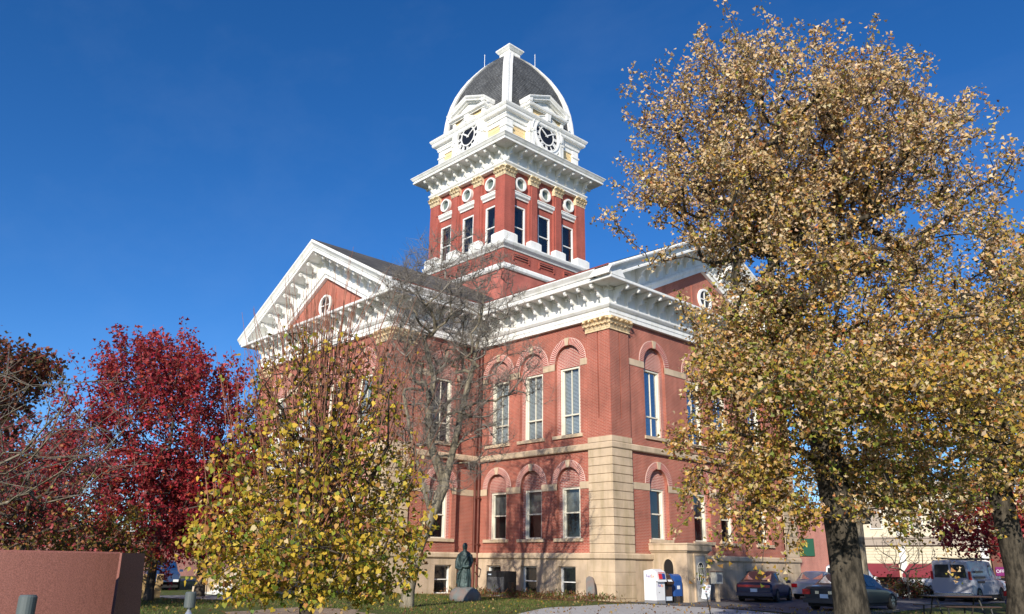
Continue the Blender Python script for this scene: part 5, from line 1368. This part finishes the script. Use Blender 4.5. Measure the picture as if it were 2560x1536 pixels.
# bollard lights
def bollard(x, y, lab, h):
    t = thing('bollard_light', lab, 'bollard', (x,y,gz(x,y)), 0, 'path bollards on the lawn')
    m = MB(); m.lathe([(.085,-.1),(.085,h-.42),(.08,h-.40),(.0,h-.40)], k=20); m.build('post','bollard_grey',t,smooth=False)
    m = MB(); m.lathe([(.0,h-.41),(.075,h-.40),(.07,h-.37),(.025,h-.29),(.05,h-.26),(.078,h-.25),(.0,h-.25)], k=20); m.build('lens','lens',t)
    m = MB(); m.lathe([(.0,h-.255),(.088,h-.25),(.09,h-.24),(.09,h-.02),(.075,h),(.0,h)], k=20); m.build('cap','bollard_grey',t)
bollard(34.37,-38.98,'grey bollard light nearest the viewer in front of the curved granite wall',1.19)
bollard(30.4,-35.5,'grey bollard light on the lawn right of the shaded granite slab',1.06)

# statue on a boulder
t = thing('statue', 'weathered green bronze statue of a robed figure on a painted boulder by the downspouts', 'statue', (15.46,-16.7,0))
bl = MB(); rr = random.Random(5)
pr = [(.0,-.1),(.62,-.1),(.66,.10),(.62,.28),(.50,.45),(.32,.55),(.0,.58)]
k = 22; vs = []; fs = []
for r,z in pr:
    for j in range(k): a = 2*math.pi*j/k; q = 1+.10*math.sin(a*3+z*4)+.07*math.sin(a*5+1)+rr.uniform(-.03,.03); vs.append((r*q*math.cos(a)*1.05, r*q*math.sin(a)*.9, z+rr.uniform(-.02,.02)*(r>0)))
for i in range(len(pr)-1):
    for j in range(k): fs.append((i*k+j,i*k+(j+1)%k,(i+1)*k+(j+1)%k,(i+1)*k+j))
bl.add(vs,fs); bl.build('boulder','boulder',t,smooth=True)
fg = MB()
# robed figure, rings of (z, rx, ry, x offset, y offset)
rings = [(.50,.30,.27,0,0),(.60,.31,.28,0,0),(.85,.29,.25,.01,0),(1.1,.27,.23,.02,0),(1.35,.27,.21,.01,0),(1.55,.27,.20,0,0),(1.72,.29,.20,-.01,0),(1.88,.31,.19,-.01,.0),(1.98,.29,.17,0,0),(2.05,.20,.14,0,-.01),(2.10,.10,.10,0,-.02),(2.15,.08,.09,0,-.02),(2.20,.10,.115,0,-.03),(2.28,.115,.13,0,-.03),(2.36,.11,.125,0,-.02),(2.42,.08,.09,0,-.02),(2.46,.01,.01,0,-.02)]
k = 28; vs = []; fs = []
for z,rx,ry,ox,oy in rings:
    for j in range(k):
        a = 2*math.pi*j/k; fold = 1+(.07*math.sin(a*7+z*2)+.05*math.sin(a*11-z*5))*max(0,min(1,(1.9-z)/.5))
        vs.append((ox+rx*fold*math.cos(a), oy+ry*fold*math.sin(a), z))
for i in range(len(rings)-1):
    for j in range(k): fs.append((i*k+j,i*k+(j+1)%k,(i+1)*k+(j+1)%k,(i+1)*k+j))
fs.append(tuple(range(k-1,-1,-1))); fs.append(tuple((len(rings)-1)*k+j for j in range(k))); fg.add(vs,fs)
fg.tube([(.26,0,1.93),(.34,-.04,1.66),(.30,-.15,1.45),(.12,-.27,1.42),(.0,-.29,1.44)], [.09,.10,.095,.07,.05], 10)
fg.tube([(-.26,0,1.93),(-.35,-.04,1.64),(-.31,-.15,1.38),(-.14,-.27,1.33),(-.02,-.29,1.34)], [.09,.10,.095,.07,.05], 10)
fg.tube([(.22,-.14,1.9),(.05,-.23,1.55),(-.2,-.25,1.1),(-.28,-.18,.7)], [.05,.06,.06,.04], 8)
fg.lathe([(.0,0),(.03,.01),(.02,.05),(0,.06)],(0,-.165,2.27),8); 
f = fg.build('figure','bronze',t,smooth=True); rm = f.modifiers.new('r','REMESH'); rm.mode = 'VOXEL'; rm.voxel_size = .022; rm.use_smooth_shade = True
t.rotation_euler = (0,0,R(28))

# condenser / black cabinet by the wall, short brown post
t = thing('utility_cabinet', 'black utility cabinet against the basement wall right of the downspouts', 'cabinet', (11.8,-10.95,0))
m = MB(); m.bevbox(-.78,.62,-.42,.42,.06,1.2,.03); m.build('housing','black_plastic',t)
m = MB(); m.box(-.8,.64,-.44,.44,-.05,.06); m.build('base','grey_plinth',t)
m = MB(); m.box(-.66,-.42,-.428,-.42,1.0,1.06); m.build('badge','plate',t)
m = MB()
for i in range(14): m.box(-.70,.54,-.432,-.42,.16+i*.055,.18+i*.055)
m.build('louvre','grey_plinth',t)
m = MB(); m.box(-.09,.09,-.09,.09,-.05,.62); m.box(-.11,.11,-.11,.11,.62,.66); tag(m.build('short_post','brown_box',loc=(12.65,-11.1,0)), 'short dark brown post at the right side of the black cabinet', 'post')
m = MB(); m.prism([(-.22,-.2),(.26,-.2),(.20,.85),(.14,1.0),(-.02,1.06),(-.16,1.0),(-.2,.8)], -.09,.09, lambda p,q,t:(p,t,q)); o = m.build('leaning_stone','boulder',loc=(17.05,-9.95,0)); o.rotation_euler = (R(-12),R(-6),R(25)); tag(o,'weathered upright stone leaning near the quoined corner','stone')

# courier drop box (white), dark drop box, blue mailbox
t = thing('drop_box', 'white courier drop box with purple and orange lettering, left of the small entrance', 'drop box', (20.17,-9.0,-.12))
m = MB(); m.box(-.36,.34,-.34,.34,0,.16); m.build('plinth','grey_plinth',t)
m = MB(); m.prism([(-.36,.16),(.32,.16),(.32,.95),(.34,1.0),(.34,1.02),(-.36,1.02)], -.34,.34, lambda p,q,t:(p,t,q)); m.build('body','white_box',t)
m = MB(); m.prism([(-.36,1.02),(.40,1.02),(.44,.98),(.36,1.42),(.10,1.54),(-.36,1.46)], -.345,.345, lambda p,q,t:(p,t,q)); m.build('hood','white_box',t)
m = MB(); m.prism([(.446,1.10),(.40,1.34),(.405,1.34),(.451,1.10)], -.24,.02, lambda p,q,t:(p,t,q)); m.build('sticker','red_ink',t)
m = MB(); m.prism([(.447,1.10),(.401,1.34),(.407,1.34),(.452,1.10)], .03,.26, lambda p,q,t:(p,t,q)); m.build('sticker','blue_ink',t)
m = MB(); m.prism([(.400,1.38),(.396,1.40),(.400,1.40),(.404,1.38)], -.26,.26, lambda p,q,t:(p,t,q)); m.build('stripe','red_ink',t)
for (bx, by, bz, rr_, sz) in ((-.0,-.352,1.22,(R(90),0,0),.19),(.327,.0,.80,(R(90),0,R(90)),.16)):
    text_part('Fed', sz, (bx-(.09 if rr_[2]==0 else 0), by-(.09 if rr_[2] else 0), bz), rr_, 'purple_ink', t)
    text_part('Ex', sz, (bx+(.15 if rr_[2]==0 else 0), by+(.13 if rr_[2] else 0), bz), rr_, 'orange_ink', t)
m = MB(); m.lathe([(0,0),(.02,.0),(.02,.02),(0,.02)],(.33,-.1,.5),8); m.build('lock','black_plastic',t)
t = thing('drop_box', 'dark brown rounded drop box squeezed between the white box and the blue mailbox', 'drop box', (19.95,-8.0,-.12))
m = MB(); m.box(-.30,.28,-.28,.28,0,.10); m.build('plinth','underbody',t)
m = MB(); m.prism([(-.30,.10),(.26,.10),(.26,.78),(.40,.86),(.42,.96),(.34,1.06),(.22,1.14),(.20,1.26),(.05,1.34),(-.30,1.34)], -.28,.28, lambda p,q,t:(p,t,q)); m.build('body','brown_box',t)
m = MB(); m.prism([(.262,.12),(.272,.12),(.272,.30),(.262,.30)], -.26,.26, lambda p,q,t:(p,t,q)); m.build('label','plate',t)
m = MB(); m.prism([(.40,.97),(.33,1.055),(.34,1.065),(.41,.98)], -.16,.16, lambda p,q,t:(p,t,q)); m.build('label','sign_white',t)
t = thing('mailbox', 'blue round topped mailbox on dark legs beside the small entrance', 'mailbox', (19.78,-6.95,-.12))
m = MB(); pts = [(-.27,.30),(.27,.30)]+[(.27*math.cos(math.pi*i/10),1.05+.27*math.sin(math.pi*i/10)) for i in range(11)]
m.prism(pts, -.30,.30, lambda p,q,t:(p,t,q)); m.build('body','mail_blue',t)
for x in (-.22,.22):
    for y in (-.24,.24): m = MB(); m.box(x-.04,x+.04,y-.04,y+.04,0,.30); m.build('leg','underbody',t)
m = MB(); m.box(.27,.285,-.22,.22,.98,1.06); m.build('chute_handle','mail_blue',t); m = MB(); m.box(.271,.276,-.12,.12,.62,.78); m.build('label','sign_white',t)
# postal slot box on a post beside the door
t = thing('newspaper_box', 'cream drop box on a post, right of the grey panelled door', 'box', (20.35,-4.05,-.12))
m = MB(); m.box(-.08,.08,-.09,.09,0,.86); m.build('post','cream_stone',t)
m = MB(); m.box(-.16,.16,-.30,.30,.86,1.42); m.build('box','frame_paint',t); m = MB(); m.box(.16,.168,-.20,.24,.95,1.32); m.build('panel','grey_plinth',t)
m = MB(); m.box(-.2,.2,-.34,.34,1.42,1.45); m.build('lid','copper_pipe',t)

# tilted parking sign
t = thing('parking_sign', 'small white sign with black and red words on a thin dark leaning post', 'sign', (30.0,-19.55,gz(30,-19.55)))
m = MB(); m.tube([(.35,-.28,-.2),(0,0,.66),(-.10,.08,1.0)], .016, 8); m.build('post','post_dark',t)
wd = .24; hh = .42
b = MB(); b.bevbox(-wd/2,wd/2,-.006,.006,-hh/2,hh/2,.0001); pn = b.build('sign_plate','sign_white',t,loc=(0,0,0))
pn.location = (-.04,.02,.86); pn.rotation_euler = (0,R(9),R(40))
for i, (s, mm, sz) in enumerate((('RESERVED','red_ink',.042),('PARKING','sign_black',.05),('FOR','red_ink',.04),('COUNTY','sign_black',.05),('ONLY','sign_black',.045))):
    text_part(s, sz, (0,-.009,.13-i*.065), (R(90),0,0), mm, pn, ext=.001)

# ------------------------------------------------------------ vehicles
def car(name, label, x, y, rz, paint, kind='sedan', L=4.9, Wd=1.86, H=1.45, group='cars parked in the lot', zoff=None, cat='car', tail='strip'):
    t = thing(name, label, cat, (x,y,gz(x,y)+.02 if zoff is None else zoff), rz, group)
    h = L/2; w = Wd/2
    # stations from rear (-y) to front: (y, zb, zs, zt, ws, wt)
    if kind in ('sedan','coupe'):
        S = [(-h,.40,.80,.86,w*.86,w*.70),(-h+.10,.30,.88,.95,w*.95,w*.78),(-h+.55,.22,.92,1.00,w,w*.82),(-h+(.95 if kind=='sedan' else .75),.20,.94,1.02,w,w*.82),
             (-h+(1.55 if kind=='sedan' else 1.65),.20,.93,H-.05,w,w*.68),(-h+2.1,.20,.92,H,w,w*.70),(.05,.20,.90,H,w,w*.70),(.40,.20,.89,H-.04,w,w*.69),(1.15,.20,.86,.97,w,w*.80),(h-.9,.20,.80,.88,w,w*.80),(h-.25,.24,.68,.76,w*.94,w*.74),(h,.34,.55,.62,w*.80,w*.62)]
        cab = (3,8); roof = (4,7)
    elif kind == 'van':
        S = [(-h,.45,1.15,H-.12,w*.97,w*.84),(-h+.08,.32,1.18,H-.02,w,w*.88),(-h+.5,.28,1.20,H,w,w*.88),(0,.28,1.20,H,w,w*.88),(h-1.9,.28,1.20,H-.02,w,w*.86),(h-1.2,.28,1.18,1.32,w,w*.80),(h-.25,.30,1.0,1.10,w*.95,w*.74),(h,.40,.78,.86,w*.86,w*.68)]
        cab = (1,5); roof = (1,4)
    elif kind == 'pickup':
        S = [(-h,.55,1.0,1.08,w*.96,w*.84),(-h+.1,.42,1.05,1.12,w,w*.88),(-h+1.75,.40,1.05,1.12,w,w*.88),(-h+1.80,.40,1.06,H-.06,w,w*.72),(-h+2.2,.40,1.06,H,w,w*.74),(.55,.40,1.06,H-.03,w,w*.74),(1.35,.40,1.05,1.16,w,w*.84),(h-.3,.42,.98,1.08,w*.97,w*.82),(h,.50,.86,.94,w*.9,w*.78)]
        cab = (3,6); roof = (3,5)
    else: # suv
        S = [(-h,.45,1.0,1.10,w*.94,w*.80),(-h+.12,.34,1.05,H-.12,w,w*.76),(-h+.5,.30,1.06,H,w,w*.78),(.1,.30,1.04,H,w,w*.78),(.5,.30,1.03,H-.04,w,w*.77),(1.25,.30,1.0,1.12,w,w*.82),(h-.3,.34,.92,1.02,w*.95,w*.78),(h,.44,.74,.82,w*.84,w*.66)]
        cab = (1,5); roof = (1,4)
    vs = []; k = 13
    def ring(s):
        y,zb,zs,zt,ws,wt = s; zm = zb+(zs-zb)*.55; half = [(ws*.80,zb),(ws*.97,zb+.10),(ws,zm),(ws*.985,zs-.06),(ws*.94,zs),(wt,zt-.04*(1 if zt-zs > .2 else .4)),(wt*.82,zt)]
        r_ = [(-a,y,b) for a,b in half[::-1]] ; r_ = [(-wt*.82,y,zt)] + [(-a,y,b) for a,b in half[::-1]][1:]
        return r_[::1], half
    rings_ = []
    for s in S:
        y = s[0]; _, half = ring(s)
        pts = [(-a,y,b) for a,b in half] + [(0,y,s[3]+.02)] + [(a,y,b) for a,b in half[::-1]]
        rings_.append(pts)
    n = len(rings_[0]); b = MB(); vs = [p for r_ in rings_ for p in r_]; fs = []
    for i in range(len(S)-1):
        for q in range(n): fs.append((i*n+q,(i+1)*n+q,(i+1)*n+(q+1)%n,i*n+(q+1)%n))
    fs.append(tuple(range(n-1,-1,-1))); fs.append(tuple((len(S)-1)*n+q for q in range(n)))
    b.add(vs,fs); bo = b.build('body',paint,t,smooth=True)
    try:
        for p_ in bo.data.polygons: p_.use_smooth = True
        es = bo.modifiers.new('e','EDGE_SPLIT'); es.split_angle = R(32)
    except Exception: pass
    # windows laid just proud of the body
    def lerp(a,b,u): return tuple(a[i]+(b[i]-a[i])*u for i in range(3))
    def patch(i0,i1,qa,qb,u0,u1,v0,v1,off,name):
        g = MB(); P00,P01,P10,P11 = rings_[i0][qa],rings_[i0][qb],rings_[i1][qa],rings_[i1][qb]
        f = lambda u,v: Vector(lerp(lerp(P00,P01,v),lerp(P10,P11,v),u))
        c4 = [f(u0,v0),f(u1,v0),f(u1,v1),f(u0,v1)]; nn = (c4[1]-c4[0]).cross(c4[3]-c4[0]).normalized()
        cc = sum(c4,Vector())/4; ctr = Vector((0,cc.y*.6,.8))
        if nn.dot(cc-ctr) < 0: nn = -nn
        g.quad(*[tuple(p+nn*off) for p in c4]); return g.build(name,'car_glass',t)
    i0,i1 = cab
    if kind != 'van':
        for (qa,qb) in ((4,5),(10,9)):
            m_ = (roof[0]+roof[1])//2
            patch(roof[0],m_,qa,qb,.05,.95,.12,.9,.012,'side_window'); patch(m_,roof[1],qa,qb,.05,.95,.12,.9,.012,'side_window')
        if kind in ('sedan','coupe'): patch(i0,roof[0],5,9,.12,.92,.06,.94,.03,'rear_window')
        elif kind == 'pickup': patch(i0-1,i0,5,9,.5,.9,.08,.92,.03,'rear_window')
        else: patch(0,1,5,9,.25,.9,.08,.92,.02,'rear_window')
        patch(roof[1],i1,5,9,.08,.9,.06,.94,.03,'windshield')
    else:
        for s in (-1,1):
            g = MB(); xa,xb = .06,w*.78
            g.prism([(s*xa,1.28),(s*xb,1.28),(s*(xb-.04),H-.30),(s*(xb-.14),H-.24),(s*xa,H-.24)], -h-.02, -h+.12, lambda p,q,tt:(p,tt,q)); g.build('rear_window','car_glass',t)
        patch(4,5,5,9,.08,.9,.06,.94,.02,'windshield')
        for qa,qb in ((4,5),(10,9)): patch(3,4,qa,qb,.45,.95,.2,.8,.012,'side_window')
    # wheels
    wr = .34 if kind in ('sedan','coupe') else .39
    for sy in (-h+.95, h-.95):
        for s in (-1,1):
            m_ = MB(); kk = 22; prof_ = [(wr*.62,-.11),(wr*.95,-.11),(wr,-.08),(wr,.08),(wr*.95,.11),(wr*.62,.11)]
            vs = []; fs = []
            for r_,xx in prof_:
                for j in range(kk): a = 2*math.pi*j/kk; vs.append((xx,r_*math.cos(a),r_*math.sin(a)))
            for i in range(len(prof_)-1):
                for j in range(kk): fs.append((i*kk+j,i*kk+(j+1)%kk,(i+1)*kk+(j+1)%kk,(i+1)*kk+j))
            m_.add(vs,fs); wh = m_.build('wheel','tyre',t,loc=(s*(w-.085),sy,wr))
            m_ = MB(); m_.add([(s*.075,wr*.64*math.cos(2*math.pi*j/20),wr*.64*math.sin(2*math.pi*j/20)) for j in range(20)],[tuple(range(20))])
            m_.build('disc','underbody',wh); m_ = MB()
            for j in range(5):
                a = 2*math.pi*j/5; m_.prism([(-.035,0),(.035,0),(.05,wr*.6),(-.05,wr*.6)], s*.08, s*.10, lambda p,q,tt,a=a:(tt,p*math.cos(a)-q*math.sin(a),p*math.sin(a)+q*math.cos(a)))
            for j in range(20):
                a0,a1 = 2*math.pi*j/20,2*math.pi*(j+1)/20; m_.quad(*[(s*.095,r_*math.cos(a),r_*math.sin(a)) for r_,a in ((wr*.56,a0),(wr*.66,a0),(wr*.66,a1),(wr*.56,a1))])
            m_.build('rim','rim',wh)
    zl = .78 if kind in ('sedan','coupe') else .98
    if tail == 'strip':
        m_ = MB(); m_.box(-w*.84,w*.84,-h-.03,-h+.12,.72,.84); m_.build('tail_light','tail_red',t)
    elif tail == 'van':
        for s in (-1,1): m_ = MB(); m_.box(min(s*w*.86,s*w*.98),max(s*w*.86,s*w*.98),-h-.02,-h+.15,1.18,1.62); m_.build('tail_light','tail_red',t)
    else:
        for s in (-1,1): m_ = MB(); m_.box(min(s*w*.60,s*w*.95),max(s*w*.60,s*w*.95),-h-.03,-h+.16,zl-.14,zl+.06); m_.build('tail_light','tail_red',t)
    for s in (-1,1):
        m_ = MB(); m_.box(min(s*w*.55,s*w*.86),max(s*w*.55,s*w*.86),h-.16,h+.02,.50 if kind!='van' else .72,.64 if kind!='van' else .90); m_.build('headlight','head_lamp',t)
        ym = S[roof[1]][0]+.45; m_ = MB(); m_.box(min(s*w*.98,s*(w+.2)),max(s*w*.98,s*(w+.2)),ym-.06,ym+.06,S[roof[1]][2]+.02,S[roof[1]][2]+.17); m_.build('mirror',paint,t)
    m_ = MB(); zp = .58 if kind in ('sedan','coupe') else .80
    if kind == 'van': m_.box(.12,.52,-h-.02,-h+.02,.92,1.08)
    else: m_.box(-.17,.17,-h-.045,-h-.0,zp-.08,zp+.08)
    m_.build('licence_plate','plate',t)
    m_ = MB(); m_.bevbox(-w*.93,w*.93,-h-.07,-h+.25,.30,.50,.03); m_.build('rear_bumper','chrome' if kind in ('van','pickup') else paint,t)
    m_ = MB(); m_.box(-w*.9,w*.9,-h+.3,h-.3,.16,.32); m_.build('underside','underbody',t)
    return t
car('parked_car','dark blue coupe with a full width red tail strip beside the courthouse wall',20.85,-.25,R(17),'car_navy','coupe',L=5.0,Wd=1.92,H=1.50)
car('parked_car','silver sedan parked ahead of the dark blue coupe, close to the courthouse corner',20.5,6.3,R(14),'car_silver','sedan',L=4.9,H=1.50,tail='pair')
c_ = car('parked_car','dark sedan half hidden behind the large maple trunk, seen from behind',27.75,-4.95,0,'car_black','sedan',L=5.3,Wd=1.98,H=1.48,tail='pair')
m_ = MB()
for s in (-1,1): m_.box(min(s*.20,s*.36),max(s*.20,s*.36),-2.70,-2.62,.66,.78)
m_.build('reflector','chrome',c_)
v_ = car('parked_van','white cargo van with faded painted lettering on its side behind the picnic table',26.95,12.0,0,'van_white_shaded','van',L=5.6,Wd=2.15,H=2.22,cat='van',tail='van',group='cars parked in the lot')
m_ = MB(); 
for i in range(5): m_.box(-.85,.85,-2.3+i*.9,-2.24+i*.9,2.26,2.32)
for s in (-1,1): m_.box(s*.85-.03,s*.85+.03,-2.4,1.5,2.32,2.36)
m_.build('roof_rack','post_dark',v_)
m_ = MB()
for i,(a,b,zz) in enumerate(((-2.2,-.9,1.55),(-2.3,-.6,1.25),(-1.9,-.8,1.0))): m_.box(1.083,1.09,a,b,zz,zz+.12)
m_.build('side_lettering','brown_box',v_)
car('parked_pickup','white pickup facing left beyond the van, partly hidden by it',24.9,15.6,R(112),'car_white','pickup',L=5.4,Wd=2.0,H=1.75,cat='pickup',tail='pair')
car('parked_suv','white sport utility vehicle whose roof shows behind the silver sedan',18.6,15.3,0,'car_white','suv',L=4.8,Wd=1.95,H=1.95,cat='suv',tail='pair')
car('parked_car','dark blue car at the right edge behind the second maple trunk',33.6,1.9,R(-8),'car_navy','sedan',L=4.9,Wd=1.9,H=1.36,tail='pair')
car('parked_suv','teal vehicle at the right edge beyond the dark blue car',30.2,17.2,R(10),'car_teal','suv',L=4.7,Wd=1.9,H=1.65,cat='suv',tail='pair')
car('parked_pickup','blue pickup facing the viewer in the street at the far left',-11.5,-19.6,R(-108),'car_blue','pickup',L=5.3,Wd=2.0,H=1.75,cat='pickup',group='cars in the side street')
car('parked_car','blue and white car glimpsed between the tan boards and the granite slab',-12.0,-23.2,R(-20),'car_blue','suv',L=4.7,Wd=1.9,H=1.6,group='cars in the side street')

# picnic table
t = thing('picnic_table', 'brown picnic table with curved metal legs on the shaded lawn at right', 'table', (33.4,-9.2,gz(33.4,-9.2)), R(48))
m = MB(); 
for i in range(5): m.box(-1.1,1.1,-.38+i*.155,-.245+i*.155,.76,.80)
m.build('tabletop','brown_box',t)
for s in (-1,1):
    m = MB()
    for i in range(2): m.box(-1.1,1.1,s*.75-.14+i*.145,s*.75-.01+i*.145,.44,.48)
    m.build('bench_seat','brown_box',t)
for x in (-.75,.75):
    for s in (-1,1):
        m = MB(); m.tube([(x,s*.1,.75),(x,s*.22,.55),(x,s*.34,.25),(x,s*.55,.04),(x,s*.80,.04),(x,s*.86,.2),(x,s*.80,.44)], .028, 8); m.build('leg','post_dark',t)
# tan boards standing by the maple trunks on the left
for i,(x,y,lab) in enumerate(((7.15,-27.62,'tan upright board left of the red maple trunk, first of two'),(7.36,-27.12,'tan upright board leaning right beside the red maple trunk, second of two'))):
    m = MB(); m.prism([(-.14,-.2),(.12,-.2),(.24,.98),(-.05,.98)], -.04,.04, lambda p,q,t:(t,p,q))
    m.box(-.05,.05,-.16,.14,-.2,.02)
    tag(m.build('wooden_board','cream_panel_wood' if 'cream_panel_wood' in M else mat('cream_panel_wood',(.50,.34,.16),.8,noise=.15),loc=(x,y,gz(x,y))), lab, 'board', 'tan boards by the red maple')

# ------------------------------------------------------------ buildings beyond
brick_mat('far_brick', (.42,.14,.11), (.36,.12,.095), (.45,.30,.26), var=.1)
mat('cream_siding', (.72,.66,.50), .7, noise=.05); mat('awning_maroon', (.22,.025,.04), .8, noise=.08, nscale=.5); mat('green_sign', (.02,.10,.06), .6); mat('gold_letter', (.70,.50,.08), .5)
zs0 = -1.25
b = thing('shop_building', 'cream two storey shop with maroon awnings across the street at right', 'building', (0,0,0))
m = MB(); m.box(7.1,20.5,37.0,52,zs0-.5,9.0)
for z in [2.1+i*.26 for i in range(6)]: m.box(7.3,20.4,36.95,37.0,z,z+.22)
m.build('wall','cream_siding',b)
m = MB(); m.box(7.0,20.6,36.7,37.0,3.65,4.25); m.box(7.0,20.6,36.6,37.0,4.25,4.4); m.box(6.9,20.7,36.5,37,8.6,9.1); m.build('cornice',mat('taupe_trim',(.42,.36,.30),.8),b)
for x in (7.1,13.2,20.0): m = MB(); m.box(x,x+.55,36.85,37.0,zs0-.5,8.6); m.build('pilaster','white_paint',b)
for x in (9.0,11.4,15.0,17.6):
    m = MB(); m.box(x-.6,x+.6,36.92,36.96,5.1,7.6); f_ = m.build('window','white_paint',b); m = MB(); m.box(x-.48,x+.48,36.88,36.92,5.22,7.48); m.build('pane','taupe_trim',f_)
for a,c in ((8.1,13.0),(13.9,19.8)):
    m = MB(); m.prism([(37.0,2.05),(35.2,1.15),(35.2,.90),(37.0,.90)], a, c, lambda p,q,t:(t,p,q)); m.build('awning','awning_maroon',b)
m = MB(); m.box(8.3,19.7,36.95,36.99,zs0,.9); m.build('shop_window','clock_black',b)
b = thing('brick_shop', 'red brick building with a green and gold sign between the courthouse and the cream shop', 'building', (0,0,0))
m = MB(); m.box(-9,7.0,37.2,52,zs0-.5,7.2); m.build('wall','far_brick',b)
m = MB(); m.box(1.6,5.0,37.08,37.2,2.7,4.35); sg = m.build('shop_sign','green_sign',b)
text_part('ALLEN', .75, (3.3,37.07,3.75), (R(90),0,0), 'gold_letter', sg); text_part('& CO', .5, (3.3,37.07,3.05), (R(90),0,0), 'gold_letter', sg)
for x in (-6,-3,0): m = MB(); m.box(x-.6,x+.6,37.1,37.2,4.4,6.4); m.build('window','white_paint',b)
b = thing('shop_building', 'dark shopfront with white lettering on a purple sign at the far right', 'building', (0,0,0))
m = MB(); m.box(20.7,34,37.1,50,zs0-.5,6.0); m.build('wall',mat('brown_brick',(.16,.07,.05),.8,noise=.15),b)
m = MB(); m.box(20.9,22.1,36.98,37.1,1.15,1.85); sg = m.build('shop_sign',mat('sign_purple',(.20,.02,.14),.5),b); text_part('OFFICE', .36, (21.5,36.97,1.5), (R(90),0,0), 'sign_white', sg)
m = MB(); m.box(22.5,24.5,36.98,37.1,1.1,1.9); m.build('shop_sign','green_sign',b); m = MB(); m.box(22.2,22.42,36.9,37.1,zs0,2.0); m.build('pilaster','cream_siding',b)
m = MB(); m.box(21.0,24.4,37.05,37.1,zs0,1.0); m.build('shop_window','clock_black',b)
b = thing('brick_house', 'low pinkish brick building across the side street at far left', 'building', (0,0,0))
m = MB(); m.box(-56,-43,-26,3,-.8,4.2); m.build('wall','far_brick',b); m = MB(); m.box(-56.4,-42.6,-26.4,3.4,4.2,4.5); m.build('roof','white_paint',b)
for y in (-20,-14,-8.4,-3): m = MB(); m.box(-43,-42.95,y-.6,y+.6,.8,2.6); m.build('window','clock_black',b)
